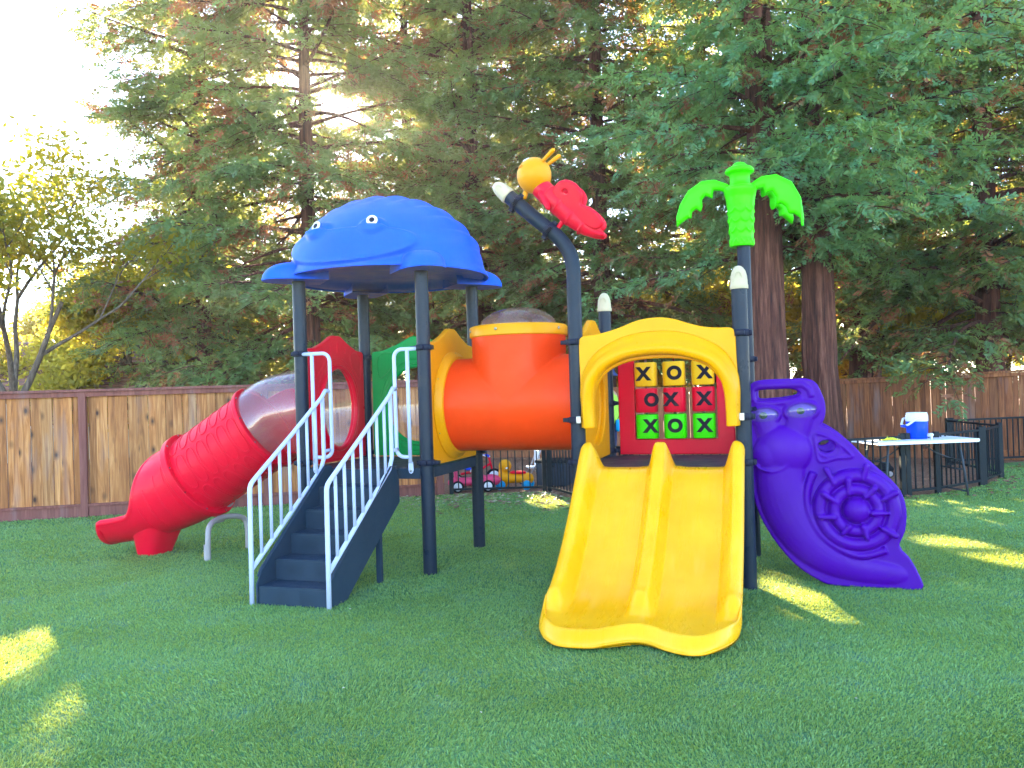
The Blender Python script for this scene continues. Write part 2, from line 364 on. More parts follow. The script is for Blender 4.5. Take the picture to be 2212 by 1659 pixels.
def litter():
    rng = random.Random(8); mb = MB()
    def leafbit(x, y, s, z=.03):
        a = rng.uniform(0, 6.28); M = Matrix.Translation((x, y, z)) @ Matrix.Rotation(a, 4, 'Z') @ Matrix.Rotation(rng.uniform(-.5, .5), 4, 'X')
        v = [M @ Vector(p) for p in ((-s, 0, 0), (0, -s*.45, .2*s), (s, 0, .1*s), (0, s*.45, .25*s))]; mb.add(v, [[0, 1, 2], [0, 2, 3]])
    for _ in range(700):
        t = rng.random(); x = FB[0] - 1.6 + 3.4*t; y = 11.55 - abs(rng.gauss(0, .75)); leafbit(x, y, rng.uniform(.012, .035))
    for _ in range(110): leafbit(rng.uniform(-4.5, 4.5), rng.uniform(3.2, 9.5), rng.uniform(.005, .012))
    for _ in range(160): leafbit(rng.uniform(-4, 1.5), rng.uniform(8, 11), rng.uniform(.008, .02))
    k = N('dry_leaf'); ge = k.n('ShaderNodeNewGeometry'); k.l(k.ramp(ge.outputs['Random Per Island'], [(0, (.45, .36, .22)), (.5, (.30, .16, .08)), (1, (.6, .52, .4))]), k.b.inputs['Base Color'])
    tag(mb.build('fallen_leaves', k.m, None, False), 'small dry fallen leaves scattered over the turf', 'leaves', kind='stuff')
    mb2 = MB(); mb = mb2
    for _ in range(2600):
        x = rng.uniform(-1, 9); y = rng.uniform(9.8, 17.5); mb = mb2; leafbit(x, y, rng.uniform(.02, .06), .012)
    ok = []
    tag(mb2.build('mulch_chips', M_['mulch'], None, False), 'brown bark chips loosely covering the fenced play yard', 'mulch', kind='stuff')
litter()

# ------------------------------------------------------------------ fences
def seg_frame(a, b):
    a = Vector((*a, 0)); b = Vector((*b, 0)); d = b - a; L = d.length; ang = math.atan2(d.y, d.x); return a, L, ang
def wood_fence(name, a, b, h0, h1, posts, label, boards='boards', bw=.125, cap=True, seed=1, kick=.14):
    o, L, ang = seg_frame(a, b); root = empty(name, o, ang); tag(root, label, 'fence'); rng = random.Random(seed)
    H = lambda x: h0 + (h1-h0)*x/L
    mb = MB(); x = 0
    while x < L - .01:
        wdt = rng.uniform(bw*.62, bw*1.2); x1 = min(L, x+wdt); bi = (locals().get('bi', 0) + 1) % 2; dy = (.012 if bi else -.006) + rng.uniform(-.003, .003); zt = min(H(x), H(x1)) - .045
        mb.box((x+.002, dy, kick+.03), (x1-.002, dy+.018, zt)); x = x1
    mb.build('board_panel', M_[boards], root, False)
    k = MB(); k.box((0, -.035, 0.0), (L, -.002, kick)).box((0, -.055, kick), (L, .02, kick+.032)); k.build('kick_board', M_['trim' if boards == 'boards' else boards], root, False, .003)
    c = MB()
    v = [(0, -.075, h0-.035), (L, -.075, h1-.035), (L, .07, h1-.035), (0, .07, h0-.035), (0, -.075, h0), (L, -.075, h1), (L, .07, h1), (0, .07, h0)]
    c.add(v, [[3,2,1,0],[4,5,6,7],[0,1,5,4],[1,2,6,5],[2,3,7,6],[3,0,4,7]])
    v = [(0, -.045, h0-.10), (L, -.045, h1-.10), (L, -.008, h1-.10), (0, -.008, h0-.10), (0, -.045, h0-.036), (L, -.045, h1-.036), (L, -.008, h1-.036), (0, -.008, h0-.036)]
    c.add(v, [[3,2,1,0],[4,5,6,7],[0,1,5,4],[1,2,6,5],[2,3,7,6],[3,0,4,7]])
    c.build('cap_rail', M_['trim' if boards == 'boards' else boards], root, False, .003)
    for p in posts: MB().box((p-.045, -.062, 0), (p+.045, .03, H(p)-.037)).build('post', M_['trim' if boards == 'boards' else boards], root, False, .004)
    return root
wood_fence('wood_fence', FA, FB, 1.70, 1.70, [1.95, 4.27, 6.6, 9.03], 'knotty cedar board fence with reddish posts behind the red tube slide', seed=3)
wood_fence('wood_fence', FAR[0], FAR[1], 1.75, 1.70, [2, 5], 'distant brown board fence left behind the toys', 'boards2', .13, seed=4)
wood_fence('wood_fence', FAR[1], (4.0, 16.68), 1.62, 1.45, [2.6], 'distant brown board fence behind the orange tunnel', 'boards2', .13, seed=6)
wood_fence('wood_fence', (4.0, 16.68), (6.2, 15.93), 1.40, 1.38, [], 'lower brown board fence section beside the redwood trunks', 'boards2', .13, seed=7)
wood_fence('wood_fence', (6.2, 15.93), (9.0, 13.85), 1.52, 1.58, [1.7], 'taller brown board fence behind the blue cooler', 'boards2', .13, seed=8)
wood_fence('wood_fence', (9.0, 13.85), FAR[4], 1.58, 1.62, [2.2, 4.6], 'brown board fence at the right edge of the photo', 'boards2', .13, seed=9)

def iron_fence(pts, label, h=.77, posts=None, gap=.105):
    root = empty('iron_fence', (*pts[0], 0)); tag(root, label, 'fence', None); o0 = Vector((*pts[0], 0))
    pk = MB()
    for a, b in zip(pts, pts[1:]):
        A = Vector((*a, 0)) - o0; B = Vector((*b, 0)) - o0; d = B-A; L = d.length; u = d.normalized(); nrm = Vector((-u.y, u.x, 0)); ang = math.atan2(d.y, d.x)
        Mx = Matrix.Translation(A) @ Matrix.Rotation(ang, 4, 'Z')
        for z0, z1 in ((.055, .085), (h-.03, h)):
            MB().box((.02, -.016, z0), (L-.02, .016, z1), Mx).build('rail', M_['iron'], root, False, .002)
        n = max(1, int(L/gap))
        for i in range(1, n):
            x = L*i/n; pk.box((x-.008, -.008, .087), (x+.008, .008, h-.032), Mx)
    pk.build('picket_panel', M_['iron'], root, False)
    for i, p in enumerate(pts):
        if posts and not posts[i]: continue
        P = Vector((*p, 0)) - o0; MB().box((P.x-.03, P.y-.03, 0), (P.x+.03, P.y+.03, h+.03)).build('post', M_['iron'], root, False, .004)
iron_fence(IRON[:2], 'low black iron fence in front of the parked toys')
iron_fence([(.50, 11.7)] + IRON[2:4], 'low black iron fence angled behind the yellow slide')
iron_fence([(1.42, 9.74)] + IRON[4:6], 'low black iron fence behind the purple snail panel')
iron_fence([(4.98, 10.13)] + IRON[6:8], 'low black iron fence directly behind the folding table')
iron_fence([(6.43, 10.96), (7.09, 11.66)], 'short angled black iron fence end beside the lawn at right')
iron_fence([(7.16, 11.8), (7.35, 13.53)], 'open black iron gate leaf seen behind the corner post')
iron_fence([(7.45, 13.6), (8.97, 14.02 - .12)], 'low black iron fence against the far board fence at right')

# ------------------------------------------------------------------ play structure
A0 = (-.7256, 6.6288); ANG = -.3245
S1U, S2U, SV, TB, W = 1.1823, 1.2395, 1.14, 1.2965, -1.1823
XR = TB + S2U
DZ = .875
play = empty('play_structure', (*A0, 0), ANG)
tag(play, 'large colourful plastic playground with slides, tunnel and whale roof on the lawn', 'playground')
def clampring(x, y, z, parent, ang=0, axis=None):
    mb = MB(); M = Matrix.Translation((x, y, z)) @ (axis or Matrix()) @ Matrix.Rotation(ang, 4, 'Z')
    mb.lathe([(.056, -.022), (.064, -.026), (.068, -.02), (.0675, 0), (.068, .02), (.064, .026), (.056, .022)], n=28, M=M.to_3x3().to_4x4(), c=M.translation, cap=False)
    for t in (0, math.pi/2, math.pi, 1.5*math.pi):
        K = M @ Matrix.Rotation(t, 4, 'Z'); mb.box((.058, -.03, -.019), (.083, .03, .019), K)
    mb.box((.06, -.022, -.016), (.115, .022, .016), M)
    return mb.build('clamp', M_['clamp'], parent, 40, .004)
def post(x, y, h, label=None, cap=False, clamps=(1.87, .92), capang=0):
    mb = MB(); mb.lathe([(.057, 0), (.057, h)], (x, y, 0), 32); p = mb.build('post', M_['post'], play, 40)
    if label: p['label'] = label
    if cap: finger_cap(x, y, h, p, capang)
    for z, a in clamps: clampring(x, y, z, p, a)
    return p
def finger_cap(x, y, z, p, ang=0, axis=None):
    mb = MB(); M = Matrix.Translation((x, y, z)) @ (axis or Matrix()) @ Matrix.Rotation(ang, 4, 'Z')
    prof = [(.064, -.01), (.066, .0), (.066, .016), (.062, .024), (.060, .05), (.057, .085), (.048, .12), (.034, .145), (.018, .158), (.003, .162)]
    v = []; n = 32
    for r_, z_ in prof:
        for k in range(n):
            t = 2*math.pi*k/n; rr = r_ * (1 + (.03*math.cos(t*9) if .03 < z_ < .14 else 0)); cut = 0
            px = rr*math.cos(t); py = rr*math.sin(t)
            if z_ > .03 and py < 0: py *= 1 - .35*sstep(.03, .15, z_)
            v.append(M @ Vector((px, py, z_)))
    m = len(prof); f = [[i*n+k, i*n+(k+1) % n, (i+1)*n+(k+1) % n, (i+1)*n+k] for i in range(m-1) for k in range(n)] + [[(m-1)*n+k for k in range(n)], list(range(n))[::-1]]
    mb.add(v, f)
    K = M @ Matrix.Translation((0, -.048, .075)) @ Matrix.Rotation(R(12), 4, 'X')
    mb.tube([K @ Vector((.024*math.cos(t), 0, .036*math.sin(t))) for t in [2*math.pi*i/24 for i in range(24)]], .0035, 6, closed=True)
    mb.build('cap', M_['cream'], p, 50)
pi = math.pi
post(0, 0, 2.53, 'front right post under the blue whale roof', clamps=[(1.875, pi), (.92, 0)])
post(W, 0, 2.55, 'front left post under the blue whale roof', clamps=[(1.875, 0), (.92, 0)])
post(W, SV, 2.53, 'rear left post under the blue whale roof', clamps=[(1.875, 0), (.92, 0)])
post(0, SV, 2.52, 'rear right post under the blue whale roof', clamps=[(1.875, pi), (.92, pi)])
post(TB, SV, 2.20, 'short rear post with a ribbed cream cap', True, [(1.85, 0), (1.35, 0), (.92, 0)])
post(XR, 0, 2.19, 'front right post with a cream fingertip cap', True, [(1.86, pi), (.92, pi), (1.25, pi)])
post(XR, SV, 2.70, 'tall post carrying the lime palm top', clamps=[(1.70, pi), (.92, pi)])
# bent post with butterfly
path = [(TB, 0, 0), (TB, 0, 1.0), (TB+.002, 0, 2.25)] + catmull([(TB+.003, 0, 2.30), (TB+.003, 0, 2.42), (TB-.015, 0, 2.53), (TB-.06, 0, 2.62), (TB-.125, 0, 2.70), (TB-.21, 0, 2.775)], 5, False) + [(.793, 0, 3.045)]
bp = MB().tube(path, .057, 28, up=(0, 1, 0)).build('post', M_['post'], play, 40); bp['label'] = 'tall post bent over to the left carrying the butterfly'
d = Vector((.793-(TB-.21), 0, 3.045-2.775)).normalized(); AX = d.to_track_quat('Z', 'Y').to_matrix().to_4x4()
finger_cap(.785, 0, 3.052, bp, R(90), AX)
for t in (.10, .52):
    p = Vector((.793, 0, 3.045)) - d*t*.86; clampring(p.x, 0, p.z, bp, 0, AX)
clampring(TB, 0, 1.855, bp, pi); clampring(TB, 0, 1.25, bp, pi); clampring(TB, 0, .92, bp, 0)
# decks
def deck(x0, x1, label):
    mb = MB(); mb.box((x0+.04, .0, DZ-.012), (x1-.04, SV, DZ)); d_ = mb.build('deck', M_['tread'], play, False, .004); d_['label'] = label
    s = MB()
    s.box((x0+.055, -.012, DZ-.09), (x1-.055, .022, DZ-.002)).box((x0+.055, SV-.022, DZ-.09), (x1-.055, SV+.012, DZ-.002))
    s.box((x0-.012, .055, DZ-.09), (x0+.038, SV-.055, DZ-.002)).box((x1-.038, .055, DZ-.09), (x1+.012, SV-.055, DZ-.002))
    s.build('deck_frame', M_['deck'], d_, False, .004)
deck(W, 0, 'dark deck under the whale roof'); deck(TB, XR, 'dark deck behind the yellow slides')
# stairs
st = empty('stairs', (0, 0, 0), 0, play)
SX0, SX1 = -.835, -.255; NS = 6; RUN = .207; RISE = DZ/NS*1.0
for i in range(NS-1):
    y0 = -1.15 + i*RUN; z = .135 + i*.1535; mb = MB()
    mb.box((SX0, y0, z-.012), (SX1, y0+RUN+.012, z)).box((SX0, y0, z-.1535 if i else .0), (SX1, y0+.012, z-.0125))
    for cx in (SX0+.17, SX1-.17):
        for a in range(8):
            for b in range(5): mb.lathe([(.0075, 0), (.005, -.004), (.0045, -.006)], (cx-.065+a*.0185, y0, z-.04-b*.017), 6, Matrix.Rotation(R(90), 4, 'X'))
    for a in range(18):
        for b in range(6): mb.box((SX0+.03+a*.03, y0+.03+b*.028, z), (SX0+.045+a*.03, y0+.034+b*.028, z+.0015))
    mb.build('step', M_['deck'], st, False, .002, 1)
i = NS-1; MB().box((SX0, -.115, DZ-.135), (SX1, -.103, DZ-.012)).box((SX0, -.115, DZ-.012), (SX1, -.013, DZ-.001)).build('step', M_['deck'], st, False, .002)
for x, s in ((SX0, -1), (SX1, 1)):
    prof = [(-1.165, .0), (-1.165, .15), (-1.10, .245), (-.20, .905), (-.105, .905), (-.04, .78), (-.04, .60), (-.94, .0)]
    me = plate([[(p[0], p[1]) for p in prof]], .012, .002); me.transform(Matrix.Translation((x + s*.008, 0, 0)) @ Matrix.Rotation(R(90), 4, 'Z'))
    mb = add_mesh(MB(), me); mb.box((x-.001+min(0, s*.03), -1.10, 0), (x+max(0, s*.03), -1.09, .0)) if False else None
    mb.tube([(x+s*.02, -1.13, .20), (x+s*.02, -1.10, .245), (x+s*.02, -.20, .905), (x+s*.02, -.105, .905)], .008, 8)
    mb.build('stringer', M_['deck'], st, 40)
MB().box((SX1-.03, -.40, 0), (SX1+.012, -.36, .40)).build('stair_leg', M_['deck'], st, False, .003)
MB().box((SX0-.012, -.40, 0), (SX0+.03, -.36, .40)).build('stair_leg', M_['deck'], st, False, .003)
def arc(c, r, a0, a1, u, v, n=6):
    return [Vector(c) + Vector(u)*(r*math.cos(R(a0+(a1-a0)*i/n))) + Vector(v)*(r*math.sin(R(a0+(a1-a0)*i/n))) for i in range(n+1)]
def handrail(x, side, label):
    hr = empty('handrail', (0, 0, 0), 0, play); hr['label'] = label
    f = lambda y: .885 + (y+1.09)*(1.53-.885)/(.98)       # upper rail height
    g = lambda y: f(y) - .585
    up = [(x, -1.165, 0), (x, -1.16, .4), (x, -1.155, .80)] + catmull([(x, -1.153, .84), (x, -1.135, .875), (x, -1.095, .905)], 4, False) + [(x, -.6, f(-.6)), (x, -.16, f(-.16)-.01), (x, -.10, 1.545), (x, -.045, 1.54)]
    MB().tube(up, .0175, 12).build('upper_rail', M_['rail'], hr)
    MB().tube([(x, -1.155, g(-1.155)), (x, -.6, g(-.6)), (x, -.20, g(-.20)), (x, -.155, g(-.155)+.05), (x, -.15, 1.0), (x, -.15, f(-.15)-.02)], .0175, 12).build('lower_rail', M_['rail'], hr)
    for i in range(7):
        y = -1.035 + i*.128; MB().tube([(x, y, g(y)), (x, y, f(y))], .0125, 10).build('baluster', M_['rail'], hr)
    # loop between post and stair opening
    px = 0 if side > 0 else W; xl = x - .012*side; b2 = px - side*.135; y = -.035
    s = side
    L = [(px - s*.03, y, 1.868), (xl + s*.08, y, 1.868)] + [tuple(p) for p in arc((xl+s*.07, y, 1.798), .07, 90, 180, (s, 0, 0), (0, 0, 1))] + [(xl, y, 1.5), (xl, y, 1.06)] + [tuple(p) for p in arc((xl+s*.07, y, 1.04), .07, 180, 270, (s, 0, 0), (0, 0, 1))] + [(b2, y, .97)]
    MB().tube(L, .0165, 12, up=(0, 1, 0)).build('guard_loop', M_['rail'], hr)
    MB().tube([(b2, y, 1.868), (b2, y, .92)], .0165, 12).build('guard_bar', M_['rail'], hr)
    pl = add_mesh(MB(), plate([ellipse(b2, .855, .02, .026, 20)[:10] [::-1] and [(b2+.021, .93), (b2-.021, .93), (b2-.023, .86), (b2-.016, .838), (b2, .83), (b2+.016, .838), (b2+.023, .86)]], .008, .002, M=Matrix.Translation((0, -.026, 0)))); pl.build('mount_plate', M_['rail'], hr, 40)
    MB().lathe([(.011, 0), (.011, .006), (.005, .009)], (b2, -.03, .855), 8, Matrix.Rotation(R(90), 4, 'X')).build('bolt', M_['steel'], hr, 40)
    MB().tube([(x, -.16, 1.03), (x, -.04, 1.035)], .0145, 8).build('rail_link', M_['rail'], hr)
handrail(-.245, 1, 'pale handrail on the right of the stairs'); handrail(-.885, -1, 'pale handrail on the left of the stairs')
# panels -------------------------------------------------------------
def shoulder_outline(w0, w1, z0, zs, zp):
    c = (w0+w1)/2; h = (w1-w0)/2
    top = [(w1-.004, zs-.02), (w1-.03, zs+.004), (w1-.12*h/.49, zs+.012), (c+.30*h/.49, zs+.035), (c+.18*h/.49, zs+.082), (c+.07, zp-.004), (c, zp), (c-.07, zp-.004), (c-.18*h/.49, zs+.082), (c-.30*h/.49, zs+.035), (w0+.12*h/.49, zs+.012), (w0+.03, zs+.004), (w0+.004, zs-.02)]
    return [(w0, z0+.012), (w0+.012, z0), (w1-.012, z0), (w1, z0+.012)] + catmull(top, 4, False)
def hole_panel(name, mat, w0, w1, M, hole, label, ring=.035, ring_y=-1, deco=True, thick=.055):
    """panel in local XZ plane, transform M"""
    cx, cz, a, b = hole; mb = MB()
    add_mesh(mb, plate([shoulder_outline(w0, w1, .888, 1.925, 2.065), ellipse(cx, cz, a, b)], thick, .012, M=M))
    K = 56
    for rr, yy, tr in ((1.0, ring_y*.032, ring*.62), (1.0+.07/a*.9, ring_y*.024, .009)):
        mb.tube([M @ Vector((cx+a*rr*math.cos(t), yy, cz+b*rr*math.sin(t))) for t in [2*math.pi*i/K for i in range(K)]], tr, 10, closed=True)
    if deco:
        for sgn in (-1, 1):
            q = [(cx+sgn*.42, 1.88), (cx+sgn*.25, 1.905), (cx+sgn*.245, 1.80), (cx+sgn*.41, 1.66)]
            q = catmull(q, 5); mb.tube([M @ Vector((p[0], ring_y*.028, p[1])) for p in q], .006, 6, closed=True)
        for xx in (-.13, 0, .13): mb.tube([M @ Vector((cx+xx, ring_y*.028, 1.90)), M @ Vector((cx+xx, ring_y*.028, 2.0-abs(xx)*.3))], .006, 6)
    p = mb.build(name, mat, play, 35); p['label'] = label; return p
RZ = Matrix.Rotation(R(90), 4, 'Z')
def side(x): return Matrix.Translation((x, 0, 0)) @ RZ          # local X -> +Y, local Y -> -X
hole_panel('slide_entry_panel', M_['red'], .075, 1.065, side(W), (.57, 1.385, .315, .385), 'red arched panel at the tube slide entry', ring_y=-1)
gp = hole_panel('window_panel', M_['green'], W+.085, -.085, Matrix.Translation((0, SV, 0)), (-.59, 1.39, .35, .383), 'green arched panel with round window')
me = bpy.data.meshes.new('w'); mb = MB()
mb.lathe([(.34, 0), (.33, .03), (.27, .075), (.18, .11), (.08, .127), (.002, .13)], (-.59, SV+.01, 1.39), 40, Matrix.Rotation(R(-90), 4, 'X'), cap=False); mb.build('window_bubble', M_['clear'], gp)
for x, lab, rs in ((0, 'golden arched tunnel panel beside the stairs tower', -1), (TB, 'golden arched tunnel panel beside the slide tower', 1)):
    tp = hole_panel('tunnel_panel', M_['gold'], .075, 1.065, side(x), (.57, 1.383, .372, .372), lab, ring_y=rs, deco=False, ring=.03)
    fl = MB(); s = 1 if x == 0 else -1
    fl.lathe([(.395, 0), (.475, 0), (.478, .012), (.455, .028), (.44, .05), (.432, .066), (.412, .07), (.408, .04)], (x + s*.027, .57, 1.383), 64, Matrix.Rotation(R(90*s), 4, 'Y'))
    fl.build('flange', M_['gold'], tp, 40)
    for t in range(6):
        a = R(30+60*t); MB().lathe([(.010, 0), (.010, .006), (.004, .01)], (x + s*.042, .57+.458*math.cos(a), 1.383+.458*math.sin(a)), 8, Matrix.Rotation(R(90*s), 4, 'Y')).build('bolt', M_['steel'], tp, 40)
# crawl tunnel ---------------------------------------------------------
ct = empty('crawl_tunnel', (0, 0, 0), 0, play); ct['label'] = 'orange crawl tunnel between the two towers'
def tunnel():
    cx, cy, cz, r, t = TB/2, .57, 1.383, .409, .024
    def cyl(a, b, rad, n=128): 
        m = MB(); d_ = Vector(b)-Vector(a); m.lathe([(rad, 0), (rad, d_.length)], a, n, d_.to_track_quat('Z', 'Y').to_matrix().to_4x4()); return m.mesh()
    def ob(me): o = bpy.data.objects.new('x', me); C.objects.link(o); return o
    o1 = ob(cyl((.03, cy, cz), (TB-.03, cy, cz), r)); o2 = ob(cyl((cx, cy, cz), (cx, cy, 2.0), r)); c1 = ob(cyl((-.1, cy, cz), (TB+.1, cy, cz), r-t)); c2 = ob(cyl((cx, cy, cz), (cx, cy, 2.2), r-t))
    for b, op in ((o2, 'UNION'), (c1, 'DIFFERENCE'), (c2, 'DIFFERENCE')):
        m = o1.modifiers.new(op, 'BOOLEAN'); m.operation = op; m.object = b; m.solver = 'EXACT'
    dg = bpy.context.evaluated_depsgraph_get(); dg.update(); me = bpy.data.meshes.new_from_object(o1.evaluated_get(dg))
    for o in (o1, o2, c1, c2): bpy.data.objects.remove(o)
    me = bake(me, [('REMESH', dict(mode='VOXEL', voxel_size=.0075)), ('SMOOTH', dict(iterations=5, factor=.5))])
    link('tunnel_body', me, M_['orange'], ct, True)
    c = MB(); c.lathe([(.400, -.01), (.418, -.012), (.426, -.004), (.427, .07), (.42, .08), (.405, .086), (.37, .088), (.33, .088), (.33, .07), (.40, .065)], (cx, cy, 1.968), 96, cap=False); c.build('collar', M_['gold'], ct, 40)
    dm = MB(); dm.lathe([(.335*math.cos(a), .165*math.sin(a)) for a in [R(90*i/14) for i in range(14)]] + [(.002, .165)], (cx, cy, 2.052), 64, cap=False); dm.build('dome_window', M_['dome'], ct)
    for a in (-98, -20, 60, 150, 215): MB().lathe([(.013, 0), (.013, .006), (.005, .011)], (cx+.427*math.cos(R(a)), cy+.427*math.sin(R(a)), 2.01), 8, Matrix.Rotation(R(a), 4, 'Z') @ Matrix.Rotation(R(90), 4, 'Y')).build('bolt', M_['steel'], ct, 40)
tunnel()
# whale roof -----------------------------------------------------------
def roof():
    cx, cy, z0, Rr, H = -.59, .57, 2.545, .885, .735
    nT, nP = 110, 260; v = []; f = []
    for i in range(nT+1):
        th = (math.pi/2)*i/nT
        for k in range(nP):
            ph = 2*math.pi*k/nP; ct_, st_ = math.cos(th), math.sin(th)
            nx, ny, nz = ct_*math.sin(ph), -ct_*math.cos(ph), st_      # ph=0 faces -y (front)
            lon = (ph + math.pi) % (2*math.pi) - math.pi; lat = th; d_ = 0
            # mouth ridge
            mx, my = lon/R(42), (lat-R(15.5) + R(3)*(1-min(1, abs(lon)/R(42))**2) - R(2))/R(11.5); q = math.hypot(mx, my) if True else 0
            fr = sstep(1.2, .6, abs(lon)/R(60)) if abs(lon) < R(70) else 0
            if ny < 0:
                d_ += .030*math.exp(-((q-1)/.085)**2)*fr + .034*sstep(1.08, .86, q)*fr
            # eye bumps
            for sx in (-1, 1):
                el = math.hypot((lon-sx*R(18.5))*math.cos(lat), lat-R(27.5)); d_ += .045*sstep(R(9), R(5), el)
            # long ridges from forehead over the back
            phi = math.atan2(nx, max(nz, 1e-3)); mask = sstep(-.62, -.15, ny)*sstep(R(3), R(20), lat)*sstep(R(80), R(66), abs(phi))
            d_ += .026*mask*(.5+.5*math.cos(phi*2*math.pi/R(13)))**.7
            # brim flare
            d_ += .035*sstep(R(7), R(0), lat)
            v.append((cx+nx*(Rr+d_), cy+ny*(Rr+d_), z0+nz*(H+d_*.9) - (.0 if lat > R(2) else 0)))
    for i in range(nT):
        for k in range(nP): f.append([i*nP+k, i*nP+(k+1) % nP, (i+1)*nP+(k+1) % nP, (i+1)*nP+k])
    me = bpy.data.meshes.new('roof'); me.from_pydata(v, [], f); me = bake(me, [('SOLIDIFY', dict(thickness=.014, offset=-1))])
    ro = link('roof', me, M_['blue'], play, 60); ro['label'] = 'blue whale shaped roof over the stairs tower'
    # lower lip plate and inner ceiling
    mb = MB(); mb.lathe([(.875, 0), (.70, .012), (.68, .035), (.5, .05), (.002, .06)], (cx, cy, z0+.012), 96, cap=False); mb.build('roof_ceiling', M_['blue'], ro)
    for sx, sy in ((-1, -1), (1, -1), (1, 1), (-1, 1)):
        a = math.atan2(sy, sx); M = Matrix.Translation((cx, cy, z0-.035)) @ Matrix.Rotation(a, 4, 'Z')
        nu, nv = 26, 22; v = []; f = []; L0, L1, wd, hh = .60, 1.14, .185, .165
        for i in range(nu+1):
            s = i/nu; x = L0+(L1-L0)*s; ww = wd*max(0, 1-max(0, (s-.35)/.65)**3)**.5; hgt = hh*max(0, 1-max(0, (s-.3)/.7)**3.2)**.55
            for j in range(nv+1):
                t = pi*j/nv; cc = math.cos(t); ss = math.sin(t)
                v.append(M @ Vector((x, math.copysign(abs(cc)**.75, cc)*ww, (ss**.75)*max(hgt, .004))))
        for i in range(nu):
            for j in range(nv): f.append([i*(nv+1)+j, i*(nv+1)+j+1, (i+1)*(nv+1)+j+1, (i+1)*(nv+1)+j])
            f.append([i*(nv+1)+nv, i*(nv+1), (i+1)*(nv+1), (i+1)*(nv+1)+nv])
        me = bpy.data.meshes.new('flipper'); me.from_pydata([tuple(p) for p in v], [], f); link('flipper', me, M_['blue'], ro, 60)
    for sx in (-1, 1):
        lon, lat = sx*R(18.5), R(29); n_ = Vector((math.cos(lat)*math.sin(lon)*.8, -math.cos(lat)*math.cos(lon)*.9, .30)).normalized()
        p = Vector((cx+math.cos(lat)*math.sin(lon)*(Rr+.062), cy-math.cos(lat)*math.cos(lon)*(Rr+.062), z0+math.sin(lat)*(H+.052)))
        Q = n_.to_track_quat('Z', 'Y').to_matrix().to_4x4()
        MB().lathe([(.050, -.09), (.052, 0)], tuple(p), 24, Q).build('eye_stem', M_['blue'], ro, 40)
        e = MB().lathe([(.047, 0), (.046, .006), (.002, .010)], tuple(p), 32, Q).build('eye', M_['eyewhite'], ro, 50)
        MB().lathe([(.023, .0), (.022, .004), (.002, .006)], tuple(p + n_*.008), 24, Q).build('pupil', M_['pupil'], ro, 50)
roof()
# tube slide -------------------------------------------------------------
ts = empty('tube_slide', (0, 0, 0), 0, play); ts['label'] = 'red tube slide with clear upper section'
def sweep_shell(path, rad, a0, a1, n=48, thick=.012, disp=None):
    """open or full tube along path; angles measured from bottom (-z) around; a0,a1 are functions of s"""
    P = [Vector(p) for p in path]; m = len(P); v = []; f = []
    for i in range(m):
        s = i/(m-1); T = (P[min(m-1, i+1)]-P[max(0, i-1)]).normalized(); side_ = T.cross(Vector((0, 0, 1))).normalized(); upv = side_.cross(T)
        A0, A1 = a0(s), a1(s); r_ = rad(s)
        for k in range(n+1):
            a = A0+(A1-A0)*k/n; rr = r_ + (disp(s, a) if disp else 0); v.append(P[i] - upv*(math.cos(a)*rr) + side_*(math.sin(a)*rr))
    for i in range(m-1):
        for k in range(n): f.append([i*(n+1)+k, i*(n+1)+k+1, (i+1)*(n+1)+k+1, (i+1)*(n+1)+k])
    me = bpy.data.meshes.new('s'); me.from_pydata([tuple(p) for p in v], [], f)
    return bake(me, [('WELD', dict(merge_threshold=.0005)), ('SOLIDIFY', dict(thickness=thick, offset=-1))])
full = (lambda s: -pi, lambda s: pi)
F1, F2 = Vector((-1.92, .495, 1.218)), Vector((-2.645, .405, .765))
dF = (F2-F1).normalized()
cpath = catmull([(W+.02, .57, 1.39), (W-.12, .57, 1.392), (W-.30, .56, 1.372), (-1.76, .53, 1.32), tuple(F1)], 7, False)
link('clear_section', sweep_shell(cpath, lambda s: .385+.012*s, lambda s: -pi, lambda s: pi, n=72, thick=.008), M_['clear'], ts, 60)
link('upper_trough', sweep_shell(cpath[13:], lambda s: .391+.006*s, lambda s: R(-40)*sstep(0, .6, s), lambda s: R(132)*sstep(0, .5, s)+.02, n=48, thick=.012), M_['red'], ts, 60)
dL = (F2-F1).length
npth = 60; rp = [tuple(F1 + (F2-F1)*i/npth) for i in range(npth+1)]
link('tube_section', sweep_shell(rp, lambda s: .388, *full, n=72, thick=.012), M_['red'], ts, 60)
side_ = dF.cross(Vector((0, 0, 1))).normalized(); upv = side_.cross(dF)
def onred(s, a, r_=.4000): return F1 + dF*s - upv*(math.cos(a)*r_) + side_*(math.sin(a)*r_)
mb = MB()
for row, (ac, off) in enumerate(((R(90), .0), (R(148), .06), (R(-90), .0), (R(-148), .06), (R(34), .06), (R(-34), .06))):
    for k in range(6):
        s0 = .10 + k*.125 + off*.9
        if s0 > dL-.07: continue
        ha, hs = R(26), .050; pts = []
        for i in range(28):
            t = 2*pi*i/28; c_, s_ = math.cos(t), math.sin(t); pts.append(onred(s0 + hs*math.copysign(abs(c_)**.8, c_), ac + ha*math.copysign(abs(s_)**.6, s_)))
        mb.tube(pts, .0075, 8, closed=True)
mb.build('embossed_ridges', M_['red'], ts)
